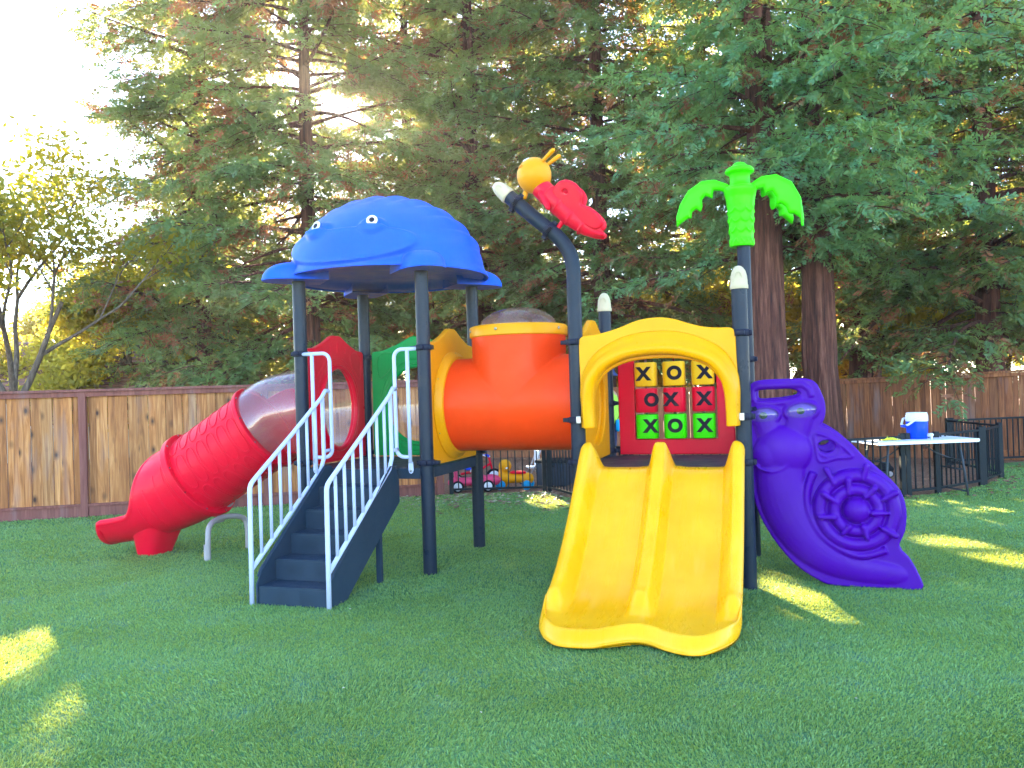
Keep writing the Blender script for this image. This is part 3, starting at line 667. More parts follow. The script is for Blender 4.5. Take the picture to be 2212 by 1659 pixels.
def flange(c, d_, r0, r1, mat, name='flange', w_=.035, bolts=10):
    Q = d_.to_track_quat('Z', 'Y').to_matrix().to_4x4(); o = MB().lathe([(r0, -w_/2), (r1-.006, -w_/2), (r1, -w_/2+.006), (r1, w_/2-.006), (r1-.006, w_/2), (r0, w_/2), (r0, -w_/2)], tuple(c), 72, Q, cap=False).build(name, mat, ts, 40)
    for k in range(bolts):
        a = 2*pi*(k+.4)/bolts; p = Vector(c) + Q.to_3x3() @ Vector((math.cos(a)*(r1-.018), math.sin(a)*(r1-.018), -w_/2))
        MB().lathe([(.009, 0), (.009, .005), (.003, .009)], tuple(p), 8, Q @ Matrix.Rotation(pi, 4, 'X')).build('bolt', M_['steel'], ts, 40)
flange(F1, dF, .375, .438, M_['red'], w_=.045); flange(F2, dF, .375, .456, M_['red'], w_=.07)
# lower exit: full ring opening into a scoop with curled lip
epath = catmull([tuple(F2), tuple(F2 + dF*.12), (-2.93, .37, .62), (-3.08, .35, .56), (-3.22, .33, .515), (-3.38, .31, .475), (-3.54, .29, .45)], 8, False)
def openang(s): return pi*(1 - sstep(.16, .72, s)*.62)
def erad(s): return .385 - .055*sstep(.1, .9, s)
link('exit_section', sweep_shell(epath, erad, lambda s: -openang(s), lambda s: openang(s), n=64, thick=.022), M_['red'], ts, 60)
mb = MB(); P = [Vector(p) for p in epath]; m = len(P); rim = [[], []]
for i in range(3, m):
    s = i/(m-1); T = (P[min(m-1, i+1)]-P[i-1]).normalized(); sd_ = T.cross(Vector((0, 0, 1))).normalized(); uv_ = sd_.cross(T); a = openang(s); r_ = erad(s)-.01
    for q, sg in ((0, -1), (1, 1)): rim[q].append(P[i] - uv_*(math.cos(a)*r_) + sd_*(math.sin(a*sg)*r_))
endP = P[-1]; T = (P[-1]-P[-2]).normalized(); sd_ = T.cross(Vector((0, 0, 1))).normalized(); uv_ = sd_.cross(T); a = openang(1); r_ = erad(1)-.01
lip = [endP - uv_*(math.cos(a*t)*r_) + sd_*(math.sin(a*t)*r_) + T*(.10*(1-t*t)) for t in [(-1+2*i/14) for i in range(15)]]
mb.tube([tuple(p) for p in rim[0]] + [tuple(p) for p in lip[1:-1]] + [tuple(p) for p in rim[1][::-1]], .038, 12)
n = len(lip); L2 = [p - T*.10*(1-((-1+2*i/14)**2)) for i, p in enumerate(lip)]
mb.add([tuple(p) for p in lip] + [tuple(p) for p in L2] + [tuple(p-Vector((0, 0, .03))) for p in lip] + [tuple(p-Vector((0, 0, .03))) for p in L2], [[i, i+1, n+i+1, n+i] for i in range(n-1)] + [[2*n+i, 3*n+i, 3*n+i+1, 2*n+i+1] for i in range(n-1)])
for s0, a0, a1 in ((.16, -35, -120), (.27, -30, -112), (.38, -28, -100), (.50, -25, -80)):
    i = int(s0*(m-1)); T = (P[i+1]-P[i-1]).normalized(); sd_ = T.cross(Vector((0, 0, 1))).normalized(); uv_ = sd_.cross(T); r_ = erad(s0)+.020
    mb.tube([tuple(P[i] - uv_*(math.cos(R(a0+(a1-a0)*t/16))*r_) + sd_*(math.sin(R(a0+(a1-a0)*t/16))*r_)) for t in range(17)], .007, 8)
mb.build('exit_rim', M_['red'], ts)
mb = MB(); K = 32; ringv = []
for z, sx, sy, ox in ((-.0, .115, .16, -.02), (.03, .122, .17, -.02), (.14, .15, .20, 0), (.30, .20, .24, .02)):
    ringv.append([(-3.12+ox + sx*math.copysign(abs(math.cos(t))**.6, math.cos(t)), .335 + sy*math.copysign(abs(math.sin(t))**.6, math.sin(t)), z) for t in [2*pi*i/K for i in range(K)]])
mb.add([p for r_ in ringv for p in r_], [[i*K+k, i*K+(k+1) % K, (i+1)*K+(k+1) % K, (i+1)*K+k] for i in range(3) for k in range(K)] + [list(range(K))[::-1], [3*K+k for k in range(K)]])
mb.build('exit_foot', M_['red'], ts, 50)
# grey support leg
lg = empty('slide_support', (0, 0, 0), 0, play); lg['label'] = 'grey arched leg under the red tube slide'
pth = catmull([(-2.31, .10, 0), (-2.31, .10, .12), (-2.31, .105, .22), (-2.32, .13, .295), (-2.34, .20, .335), (-2.36, .30, .35), (-2.38, .405, .355), (-2.37, .51, .35), (-2.35, .60, .335), (-2.34, .68, .295), (-2.33, .705, .22), (-2.33, .712, .12), (-2.33, .712, 0)], 4, False)
MB().tube(pth, .026, 14).build('leg', M_['grey'], lg)
for y in (.10, .712): MB().tube([(-2.32, y, 0), (-2.32, y, .15)], .031, 14).build('leg_sleeve', M_['grey'], lg, 40)
me = plate([catmull([(.405-.20, .475), (.405-.10, .44), (.405-.035, .42), (.405-.04, .37), (.405-.07, .335), (.405+.07, .335), (.405+.04, .37), (.405+.035, .42), (.405+.10, .44), (.405+.20, .475), (.405+.21, .50), (.405+.12, .475), (.405, .455), (.405-.12, .475), (.405-.21, .50)], 3)], .012, .003)
me.transform(Matrix.Translation((-2.42, 0, -.03)) @ RZ); link('bracket', me, M_['grey'], lg, 40)
# arch panel --------------------------------------------------------------
ao = catmull([(1.337, 1.60), (1.335, 1.75), (1.337, 1.85), (1.350, 1.882), (1.385, 1.897), (1.47, 1.903), (1.56, 1.92), (1.656, 1.946), (1.789, 1.991), (1.93, 2.007), (2.057, 1.99), (2.181, 1.946), (2.295, 1.915), (2.40, 1.905), (2.455, 1.903), (2.488, 1.888), (2.502, 1.85), (2.505, 1.7), (2.51, 1.58)], 4, False)
outer = [(1.337, 1.19)] + ao + [(2.515, 1.19)]
inner_path = [(2.425, 1.19), (2.418, 1.40), (2.385, 1.52), (2.30, 1.62), (2.18, 1.675), (2.05, 1.695), (1.93, 1.70), (1.80, 1.695), (1.67, 1.67), (1.55, 1.61), (1.475, 1.52), (1.442, 1.40), (1.435, 1.19)]
ap = link('arch_panel', plate([outer + [(2.43, 1.19)] + catmull(inner_path, 4, False)[1:]], .05, .010, M=Matrix.Translation((0, -.03, 0))), M_['yellow'], play, 35)
ap['label'] = 'yellow arched hood panel above the double slide'
def hood():
    pth_ = catmull([(1.400, 1.187), (1.395, 1.35), (1.405, 1.47), (1.44, 1.575), (1.53, 1.68), (1.67, 1.745), (1.80, 1.77), (1.93, 1.777), (2.06, 1.77), (2.19, 1.74), (2.33, 1.68), (2.42, 1.575), (2.455, 1.47), (2.467, 1.35), (2.470, 1.187)], 8, False)
    # section: (outward, -y)
    m = len(pth_); v = []; f = []
    for i, p in enumerate(pth_):
        a = pth_[max(0, i-1)]; b = pth_[min(m-1, i+1)]; tx, tz = b[0]-a[0], b[1]-a[1]; L = math.hypot(tx, tz); nx, nz = -tz/L, tx/L; s = i/(m-1); top = math.sin(pi*s)**1.5
        sec = [(.045+.085*top, .045), (.045+.075*top, .062), (.04+.045*top, .085), (.036+.01*top, .115), (.025, .150), (.0, .162), (-.03, .158), (-.045, .14), (-.050, .10), (-.052, .04), (-.05, .0), (.045+.08*top, .0)]
        K = len(sec)
        for o_, y_ in sec: v.append((p[0]+nx*o_, -.02-y_*(0.72+.28*top), p[1]+nz*o_))
    for i in range(m-1):
        for k in range(K): f.append([i*K+k, i*K+(k+1) % K, (i+1)*K+(k+1) % K, (i+1)*K+k])
    f += [list(range(K))[::-1], [(m-1)*K+k for k in range(K)]]
    me = bpy.data.meshes.new('hood'); me.from_pydata(v, [], f); me = bake(me, [('BEVEL', dict(width=.006, segments=2, limit_method='ANGLE', angle_limit=R(50)))])
    link('hood', me, M_['yellow'], ap, 45)
    for x in (1.322, 2.528): MB().box((x-.018, -.085, 1.225), (x+.018, -.05, 1.28)).build('bracket', M_['steel'], ap, False, .003)
hood()
# noughts and crosses panel ---------------------------------------------------
gm = empty('game_panel', (0, 0, 0), 0, play); gm['label'] = 'red noughts and crosses panel at the back of the slide tower'
fr = add_mesh(MB(), plate([[(1.405, .885), (2.415, .885), (2.415, 1.80), (2.30, 1.90), (2.10, 1.96), (1.91, 1.98), (1.72, 1.96), (1.52, 1.90), (1.405, 1.80)], [(1.55, 1.02), (1.55, 1.755), (2.27, 1.755), (2.27, 1.02)]], .06, .010, M=Matrix.Translation((0, SV, 0))))
fr.build('panel_frame', M_['red'], gm, 35)
cols = [1.655, 1.905, 2.155]; rows = [1.60, 1.368, 1.135]; M_['tile'] = plastic('bright_yellow_tile_plastic', (.92, .50, .01), .35); mats = ['tile', 'red', 'lime']; txt = ['XOX', 'OXX', 'XOX']; dxs = [[-.01, .012, .022], [.055, -.025, .012], [.04, .005, .008]]
for x in cols: MB().tube([(x, SV, 1.005), (x, SV, 1.77)], .012, 10).build('rod', M_['steel'], gm)
def letter(ch, x, z, par):
    cu = bpy.data.curves.new('t', 'FONT'); cu.body = ch; cu.size = .155; cu.extrude = .0012; cu.offset = .0085; cu.align_x = 'CENTER'; cu.align_y = 'CENTER'
    o = bpy.data.objects.new('t', cu); C.objects.link(o); dg = bpy.context.evaluated_depsgraph_get(); dg.update(); me = bpy.data.meshes.new_from_object(o.evaluated_get(dg)); bpy.data.objects.remove(o)
    X = Matrix(((1,0,0,0),(0,0,-1,0),(0,1,0,0),(0,0,0,1))); me.transform(Matrix.Translation((x, SV-.084, z)) @ X); link('letter', me, M_['letter'], par, False)
for r_ in range(3):
    for c_ in range(3):
        x, z = cols[c_], rows[r_]; b = MB(); sec = []
        for i in range(40):
            t = 2*pi*i/40; ex = math.copysign(abs(math.cos(t))**.38, math.cos(t)); ey = math.copysign(abs(math.sin(t))**.75, math.sin(t)); sec.append((x+.098*ex, SV+.083*ey - 0))
        prof = [(.90, -.108), (.97, -.104), (1, -.094), (1, .094), (.97, .104), (.90, .108)]
        v = [(x+(p[0]-x)*k, SV+(p[1]-SV)*(k if k > .95 else k), z+dz) for k, dz in prof for p in sec]
        b.add(v, [[i*40+j, i*40+(j+1) % 40, (i+1)*40+(j+1) % 40, (i+1)*40+j] for i in range(5) for j in range(40)] + [list(range(40))[::-1], [200+j for j in range(40)]])
        blk = b.build('block', M_[mats[r_]], gm, 40); blk['label'] = ['top', 'middle', 'bottom'][r_] + ' row ' + ['left', 'centre', 'right'][c_] + f' block marked {txt[r_][c_]}'
        letter(txt[r_][c_], x+dxs[r_][c_], z, gm)
# double slide ---------------------------------------------------------------
def dslide():
    X0, X1 = 1.335, 2.535; XM = 1.935
    bz = [(.06, .872), (.0, .872), (-.07, .862), (-.14, .81), (-.25, .705), (-.45, .515), (-.65, .345), (-.85, .205), (-1.0, .13), (-1.15, .092), (-1.3, .080), (-1.45, .080), (-1.7, .082)]
    bz = catmull(bz, 6, False); by = np.array([p[0] for p in bz])[::-1]; bb = np.array([p[1] for p in bz])[::-1]
    hz = [(.06, .14), (-.02, .175), (-.07, .20), (-.2, .195), (-.5, .175), (-.8, .155), (-1.0, .135), (-1.12, .10), (-1.22, .045), (-1.32, .012), (-1.7, .0)]
    hz = catmull(hz, 6, False); hy = np.array([p[0] for p in hz])[::-1]; hh = np.array([p[1] for p in hz])[::-1]
    def yf(x):     # front edge with two lobes
        base = -1.665 + .14*math.exp(-((x-2.0)/.18)**2); e = min(x-X0, X1-x); q = max(0, 1-min(1, e/.30)); return -1.20 + (base+1.20)*max(0, 1-q**2.3)**.55
    xs = sorted(set([round(X0 + (X1-X0)*(.5-.5*math.cos(pi*i/260)*(1-.0)), 5) for i in range(261)])); NY = 190; v = []; f = []
    for i, x in enumerate(xs):
        e = min(x-X0, X1-x); ye = yf(x)
        for j in range(NY+1):
            s = j/NY; y = .05 + (ye-.05)*(1-(1-s)**1.25 if True else s)
            b = float(np.interp(y, by, bb)); h = float(np.interp(y, hy, hh)); hm = h*.98
            rail = 0
            prof_o = lambda d_: sstep(.150, .060, d_)*1.0     # side rails
            if e < .15: rail = h*prof_o(e)
            dm = abs(x-XM); railm = hm*sstep(.098, .028, dm)
            z = b + max(rail, railm) + .010*sstep(.20, .1, min(e, dm))
            df = math.hypot(0, y-ye) if True else 0
            # raised then rolled front rim
            if y < -1.0: z += .030*math.exp(-((df-.07)/.035)**2)*sstep(-1.0, -1.2, y)
            # gentle end knob on rails
            z += .02*math.exp(-((y+1.13)/.05)**2)*(sstep(.08, .03, abs(e-.045)) if e < .13 else sstep(.07, .02, dm))
            de = min(e, df) if y < -.9 else e; rr = .055; d2 = max(0, min(rr, de)); z -= (rr - math.sqrt(max(0, rr*rr-(rr-d2)**2)))*1.1
            v.append((x, y, z))
    nx = len(xs); m = NY+1
    for i in range(nx-1):
        for j in range(NY): f.append([i*m+j, (i+1)*m+j, (i+1)*m+j+1, i*m+j+1])
    # skirt
    border = [i*m for i in range(nx-1, -1, -1)][:0] + [j for j in range(m)] + [i*m+NY for i in range(1, nx)] + [(nx-1)*m+j for j in range(NY-1, -1, -1)]
    base = len(v)
    for q in border:
        x, y, z = v[q]; b = float(np.interp(y, by, bb)); v.append((x+(.004 if x < X0+.001 else (-.004 if x > X1-.001 else 0)), y+(.004 if y < -1.2 else 0), max(.022, min(z-.02, b-.075))))
    base2 = len(v)
    for q in border:
        x, y, z = v[q]; b = float(np.interp(y, by, bb)); cx_ = XM; ix = x + (.03 if x < XM else -.03); v.append((ix, min(y+.03, .05), max(.020, min(z-.022, b-.077))))
    k = len(border)
    for q in range(k-1):
        f.append([border[q], border[q+1], base+q+1, base+q][::-1]); f.append([base+q, base+q+1, base2+q+1, base2+q][::-1])
    me = bpy.data.meshes.new('s'); me.from_pydata(v, [], f); me.update(); me = bake(me, [('SMOOTH', dict(iterations=3, factor=.5)), ('SOLIDIFY', dict(thickness=.006, offset=-1))])
    o = link('double_slide', me, M_['slide'], play, True); o['label'] = 'yellow double slide with a rounded middle divider'
dslide()
# snail panels ---------------------------------------------------------------
OUT = [(2.59, 1.30), (2.582, 1.40), (2.588, 1.462), (2.625, 1.492), (2.715, 1.502), (2.86, 1.502), (2.975, 1.500), (3.035, 1.470), (3.068, 1.40), (3.088, 1.335), (3.09, 1.26), (3.07, 1.195), (3.045, 1.163), (3.121, 1.133), (3.243, 1.043), (3.361, 0.905), (3.479, 0.80), (3.566, 0.694), (3.60, 0.563), (3.587, 0.415), (3.545, 0.30), (3.61, 0.219), (3.665, 0.107), (3.683, 0.004), (3.50, .002), (3.27, 0.002), (3.12, .018), (3.03, 0.045), (2.866, 0.158), (2.71, 0.359), (2.609, 0.581), (2.563, 0.893), (2.56, 1.1)]
HH = catmull([(2.608, 1.40), (2.625, 1.428), (2.664, 1.438), (2.78, 1.440), (2.875, 1.439), (2.926, 1.415), (2.915, 1.39), (2.81, 1.371), (2.70, 1.364), (2.63, 1.366)], 4)
EYEH = ellipse(3.100, 1.015, .058, .046, 24)
BODY = [(2.6, 1.139), (2.999, 1.111), (3.004, 0.958), (2.958, 0.826), (2.932, 0.672), (2.948, 0.53), (3.025, 0.378), (3.144, 0.273), (3.341, 0.193), (3.489, 0.22), (3.575, 0.202), (3.632, 0.098), (3.637, 0.035), (3.335, 0.026), (3.136, 0.05), (2.935, 0.133), (2.784, 0.283), (2.663, 0.469), (2.60, 0.669)]
def snail(y0, label):
    mb = MB(); T = Matrix.Translation((0, 0, 0))
    add_mesh(mb, plate([catmull(OUT, 4), HH, EYEH], .050, .012))
    Y = lambda p, y: (p[0], y, p[1])
    F_ = (.34, 1)   # flat sections: first factor along up
    for sg in (-1, 1):
        def cap(a, b, r0, r1=None, dep=.5, base=.02): mb.cap_tube(Y(a, sg*base), Y(b, sg*base), r0, r1, 14, (dep, 1), (0, 1, 0))
        def ridge(pts, r, base=.022, dep=1.0, closed=False): mb.tube([Y(p, sg*base) for p in pts], r, 10, True, (dep, 1), (0, 1, 0), closed)
        # neck and foot: swept body
        ax = catmull([(2.80, 1.02), (2.775, .85), (2.78, .68), (2.83, .50), (2.93, .34), (3.07, .22), (3.25, .145), (3.42, .115), (3.54, .10), (3.60, .075)], 4, False)
        wr = [ .18, .178, .175, .165, .15, .13, .105, .09, .078, .04]; rs = [float(np.interp(i/(len(ax)-1)*9, range(10), wr)) for i in range(len(ax))]
        mb.tube([Y(p, sg*.01) for p in ax], rs, 24, True, (.42, 1), (0, 1, 0))
        mb.ell(Y((2.80, .985), sg*.018), (.205, .082, .185), 40, 28); mb.ell(Y((2.715, .96), sg*.045), (.13, .048, .12), 40, 28)
        ridge(catmull([(2.803, 1.02), (2.833, 0.975), (2.834, 0.903), (2.793, 0.859), (2.718, 0.837), (2.634, 0.859), (2.598, 0.904)], 5, False), .010, .080)
        # stalks and eye rims
        cap((2.71, 1.08), (2.68, 1.22), .085, .090, .40); cap((2.89, 1.08), (2.93, 1.24), .085, .095, .40)
        for (cx, cz, a, b, ro) in ((2.677, 1.250, .108, .062, R(3)), (2.937, 1.277, .114, .065, R(6))): ridge(ellipse(cx, cz, a, b, 32, ro), .014, .030, closed=True)
        # handle roll
        ridge([(2.60, 1.36), (2.598, 1.44), (2.64, 1.470), (2.75, 1.472), (2.95, 1.470), (3.0, 1.43), (3.01, 1.38)], .026, .012); ridge([(2.61, 1.345), (2.75, 1.335), (2.83, 1.34), (2.95, 1.37)], .022, .012)
        # shell
        c = (3.284, .557)
        def circ(r_, n=48): return [(c[0]+r_*math.cos(t), c[1]+r_*math.sin(t)) for t in [2*pi*i/n for i in range(n)]]
        ridge(circ(.246), .050, .034, 1.0, True); ridge(circ(.147), .043, .046, 1.0, True)
        mb.ell(Y((3.29, .557), sg*.03), (.098, .085, .098))
        for a, b in [((3.092, 0.854), (3.14, 0.75)), ((3.359, 0.875), (3.336, 0.784)), ((3.543, 0.689), (3.459, 0.64)), ((3.533, 0.386), (3.447, 0.437)), ((3.236, 0.778), (3.238, 0.681)), ((3.403, 0.715), (3.346, 0.655)), ((3.392, 0.543), (3.475, 0.544)), ((3.325, 0.445), (3.347, 0.365)), ((3.23, 0.443), (3.188, 0.393)), ((3.132, 0.511), (3.03, 0.509)), ((3.071, 0.674), (3.155, 0.615))]:
            far = math.hypot(a[0]-c[0], a[1]-c[1]) > .24; cap(a, b, .024, .017, 1.0, .078 if far else .082)
        ridge(catmull([(3.005, 0.826), (2.965, 0.727), (2.951, 0.618), (2.973, 0.497), (3.036, 0.378), (3.135, 0.294), (3.243, 0.243), (3.342, 0.234), (3.471, 0.278)], 4, False), .027, .040)
        ridge(catmull([(3.025, 1.105), (3.09, 1.095), (3.18, 1.045), (3.265, 0.955), (3.255, 0.935), (3.166, 0.93), (3.053, 0.903), (3.031, 1.002)], 3), .009, .026, closed=True)
        ridge(ellipse(3.116, .998, .082, .064, 30, R(-25)), .007, .026, closed=True)
        ridge(catmull(OUT, 3), .016, .012, .9, True)
    for vv in range(len(mb.v)): x, y, z = mb.v[vv]; mb.v[vv] = (x, y, max(z, 0.0))
    o = mb.blob('snail_panel', M_['purple'], play, .0065, 9, .5); o.location = (0, y0, 0); o['label'] = label
    for (cx, cz, a, b, ro) in ((2.677, 1.250, .100, .055, R(3)), (2.937, 1.277, .106, .058, R(6))):
        M = Matrix.Translation((cx, -.040, cz)) @ Matrix.Rotation(-ro, 4, 'Y')
        e = MB(); e.lathe([(1, 0), (.96, .35), (.8, .7), (.5, .93), (.01, 1)], n=36, cap=False); me = e.mesh(); me.transform(M @ Matrix(((a, 0, 0, 0), (0, 0, -.028, 0), (0, b, 0, 0), (0, 0, 0, 1))))
        link('eye_lens', me, M_['lens'], o)
        MB().ell((cx-.005, -.048, cz-.004), (.030, .012, .028), 20, 12).build('pupil', M_['greeneye'], o)
snail(.20, 'purple snail side panel nearest the camera'); snail(.94, 'purple snail side panel on the far side')
for x, z in ((2.78, .62), (2.92, .40), (3.12, .22), (2.70, .84)): MB().tube([(x, .20, z), (x, .94, z)], .018, 12).build('climbing_rung', M_['post'], play)
MB().tube([(XR, .06, 1.30), (XR+.05, .12, 1.30), (XR+.08, .17, 1.30)], .016, 8).build('snail_bracket', M_['clamp'], play)
MB().tube([(XR, SV-.06, 1.30), (XR+.05, SV-.12, 1.30), (XR+.08, .97, 1.30)], .016, 8).build('snail_bracket', M_['clamp'], play)
# butterfly --------------------------------------------------------------------
bt = empty('butterfly_ornament', (0, 0, 0), 0, play); bt['label'] = 'red butterfly with yellow head on the bent post'
def butterfly():
    ax = [Vector((1.05, 0, 3.095)), Vector((1.14, 0, 3.00)), Vector((1.235, 0, 2.90)), Vector((1.33, 0, 2.808)), Vector((1.42, 0, 2.735)), Vector((1.50, 0, 2.685)), Vector((1.56, 0, 2.652))]
    rs = [.080, .084, .082, .076, .064, .046, .022]
    b = MB(); b.tube(ax, rs, 20, up=(0, 1, 0)); dd = (ax[3]-ax[0]).normalized()
    for t in (.10, .235, .37, .49):
        p = ax[0]+dd*t; q = p.copy(); r_ = float(np.interp(t, [0, .13, .27, .40, .53], [.082, .086, .084, .078, .066]))
        u1 = Vector((0, 1, 0)); u2 = dd.cross(u1).normalized(); b.tube([q + u1*(r_*math.cos(a)) + u2*(r_*math.sin(a)) for a in [2*pi*i/28 for i in range(28)]], .007, 6, closed=True)
    for sg in (-1, 1):
        b.cap_tube((1.47, sg*.02, 2.70), (1.545, sg*.045, 2.668), .030, .022)
        b.cap_tube((1.08, sg*.07, 3.02), (1.14, sg*.10, 2.90), .025, .02)
    b.cap_tube((1.26, 0, 2.84), (1.19, 0, 2.76), .02); b.blob('body', M_['red'], bt, .006, 4)
    wo = catmull([(1.179, 3.005), (1.190, 3.065), (1.242, 3.105), (1.312, 3.104), (1.38, 3.058), (1.415, 2.985), (1.402, 2.912), (1.464, 2.882), (1.53, 2.826), (1.562, 2.765), (1.547, 2.722), (1.497, 2.708), (1.43, 2.74), (1.33, 2.81), (1.25, 2.90)], 4)
    hole = ellipse(1.279, 3.018, .022, .014, 18, R(-20))
    for sg in (-1, 1):
        m = MB(); add_mesh(m, plate([wo, hole], .045, .018, 4))
        me = m.mesh(); a = Vector((1.20, 0, 2.955)); me.transform(Matrix.Translation((0, sg*.045, 0)) @ Matrix.Translation(a) @ Matrix.Rotation(sg*R(-14), 4, Vector((.74, 0, -.67))) @ Matrix.Translation(-a)); link('wing', me, M_['red'], bt, 40)
    h = MB(); h.ell((1.007, 0, 3.190), (.137, .137, .142), 40, 28); h.cap_tube((.935, 0, 3.075), (.92, 0, 3.03), .02, .022); h.blob('head', M_['gold'], bt, .006, 3)
    for sg in (-1, 1):
        MB().cap_tube((1.085, sg*.055, 3.27), (1.19, sg*.085, 3.345), .013, .018).build('antenna', M_['gold'], bt)
        n_ = Vector((-.35, sg*.38, .86)).normalized(); p = Vector((1.007, 0, 3.19)) + n_*.138; Q = n_.to_track_quat('Z', 'Y').to_matrix().to_4x4()
        MB().lathe([(.030, -.01), (.030, .004), (.002, .010)], tuple(p), 20, Q).build('eye', M_['eyewhite'], bt, 50)
        MB().lathe([(.014, .006), (.013, .012), (.002, .014)], tuple(p), 16, Q).build('pupil', M_['pupil'], bt, 50)
    sm = [Vector((1.007, 0, 3.19)) + Vector((-.128*math.cos(a)*.98, -.137*math.sin(a), .05-.02*math.cos(a*2))) for a in [R(x) for x in range(20, 66, 6)]]
    MB().tube([tuple(p) for p in sm], .004, 6).build('mouth', M_['gold'], bt)
butterfly()
# palm top ---------------------------------------------------------------------
pt = empty('palm_top', (0, 0, 0), 0, play); pt['label'] = 'lime green plastic palm on the tall rear post'
def palm():
    px = XR - .012; b = MB(); b.lathe([(.098, 2.675), (.102, 2.68), (.102, 2.72), (.099, 2.75), (.107, 2.90), (.112, 3.0), (.125, 3.10), (.14, 3.16), (.135, 3.185), (.10, 3.20), (.083, 3.23), (.082, 3.27), (.09, 3.30), (.12, 3.315), (.125, 3.33), (.11, 3.355), (.07, 3.372), (.045, 3.40), (.01, 3.412)], (px, SV, 0), 40)
    for z, n, off in ((2.815, 8, 0), (2.90, 8, .5), (2.985, 8, 0)):
        for k in range(n):
            a0 = 2*pi*(k+off)/n; rr = .1+.012*(z-2.7)/.3
            b.tube([(px+(rr+.002)*math.cos(a0+t*pi/n), SV+(rr+.002)*math.sin(a0+t*pi/n), z-.038*(1-t*t)+.02) for t in [-1+.2*i for i in range(11)]], .006, 6)
    K = 14; b.tube([(px+.103*math.cos(pi*i/K), SV+.103*math.sin(pi*i/K), 2.735 if i % 2 else 2.695) for i in range(2*K)], .007, 6, closed=True)
    for k in range(8):
        a0 = 2*pi*(k+.0)/8; b.cap_tube((px+.094*math.cos(a0), SV+.094*math.sin(a0), 3.16), (px+.110*math.cos(a0), SV+.110*math.sin(a0), 3.035), .010)
    b.blob('trunk', M_['lime'], pt, .006, 2)
    right = [(.07, 3.185), (.12, 3.235), (.18, 3.267), (.298, 3.272), (.424, 3.195), (.494, 3.052), (.514, 2.856), (.488, 2.87), (.436, 2.915), (.388, 2.925), (.369, 2.984), (.332, 3.016), (.289, 3.009), (.294, 3.071), (.261, 3.132), (.206, 3.11), (.192, 3.168), (.142, 3.158), (.09, 3.12)]
    left = [(.08, 3.20), (.099, 3.229), (.211, 3.283), (.324, 3.282), (.442, 3.21), (.515, 3.1), (.554, 2.985), (.551, 2.896), (.509, 2.928), (.45, 2.963), (.421, 2.96), (.414, 3.018), (.378, 3.038), (.339, 3.011), (.321, 3.056), (.324, 3.115), (.295, 3.147), (.233, 3.117), (.225, 3.186), (.169, 3.18), (.09, 3.14)]
    for ang, o_, lab in ((0, right, None), (180, left, None), (88, right, None), (40, left, None)):
        m = MB(); add_mesh(m, plate([o_], .07, .032, 5)); 
        arcp = [o_[i] for i in range(1, 7)]; ctr = [(p[0]*.97-.0, p[1]-.045) for p in arcp]
        for sg in (-1, 1): m.tube([(p[0], sg*.026, p[1]) for p in ctr], .012, 8)
        me = m.mesh(); me.transform(Matrix.Translation((px, SV, 0)) @ Matrix.Rotation(R(ang), 4, 'Z') @ Matrix.Translation((-.0, 0, 0)))
        me = bake(me, [('REMESH', dict(mode='VOXEL', voxel_size=.006)), ('SMOOTH', dict(iterations=5, factor=.5))]); link('leaf', me, M_['lime'], pt)
palm()

# ------------------------------------------------------------------ table, cooler, cloth
def table():
    t = empty('folding_table', (5.10, 10.22, 0), R(4)); tag(t, 'white folding table on grey metal legs in front of the iron fence', 'table')
    a = add_mesh(MB(), plate([catmull([(-.61, -.30), (-.56, -.34), (.56, -.34), (.61, -.30), (.61, .30), (.56, .34), (-.56, .34), (-.61, .30)], 4)], .045, .012)); me = a.mesh(); me.transform(Matrix.Translation((0, 0, .70)) @ Matrix.Rotation(R(90), 4, 'X')); link('tabletop', me, M_['white'], t, 40)
    for sx in (-1, 1):
        for sy in (-1, 1): MB().tube([(sx*.46, sy*.24, .68), (sx*.50, sy*.26, .34), (sx*.53, sy*.28, 0)], .014, 10).build('leg', M_['dgrey'], t)
        MB().tube([(sx*.50, -.26, .33), (sx*.50, .26, .33)], .012, 8).build('crossbar', M_['dgrey'], t); MB().tube([(sx*.525, -.275, .06), (sx*.525, .275, .06)], .012, 8).build('crossbar', M_['dgrey'], t)
        MB().tube([(sx*.10, 0, .67), (sx*.30, 0, .53), (sx*.50, 0, .45)], .009, 8).build('brace', M_['dgrey'], t)
        MB().tube([(sx*.50, -.26, .45), (sx*.50, .26, .45)], .009, 8).build('brace', M_['dgrey'], t)
table()
def cooler():
    c = empty('water_cooler', (5.13, 10.16, .7235), R(8)); tag(c, 'blue drinks cooler with white lid standing on the folding table', 'cooler')
    MB().lathe([(.110, 0), (.119, .012), (.124, .10), (.128, .215), (.125, .222)], n=40).build('body', M_['coolerblue'], c, 40)
    MB().lathe([(.129, .223), (.131, .23), (.130, .30), (.123, .306), (.123, .325), (.117, .332), (.0, .334)], n=40).build('lid', M_['white'], c, 40)
    MB().tube([(-.03, -.142, .27), (-.10, -.13, .25), (-.165, -.07, .185), (-.175, 0, .165), (-.165, .07, .185), (-.10, .13, .25), (-.03, .142, .27)], .014, 8).build('handle', M_['white'], c)
    MB().tube([(-.175, -.05, .165), (-.175, .05, .165)], .018, 10).build('grip', M_['coolerblue'], c)
    MB().cap_tube((.085, -.10, .045), (.095, -.145, .05), .024).cap_tube((.095, -.145, .05), (.095, -.145, .01), .013).build('tap', M_['white'], c)
cooler()
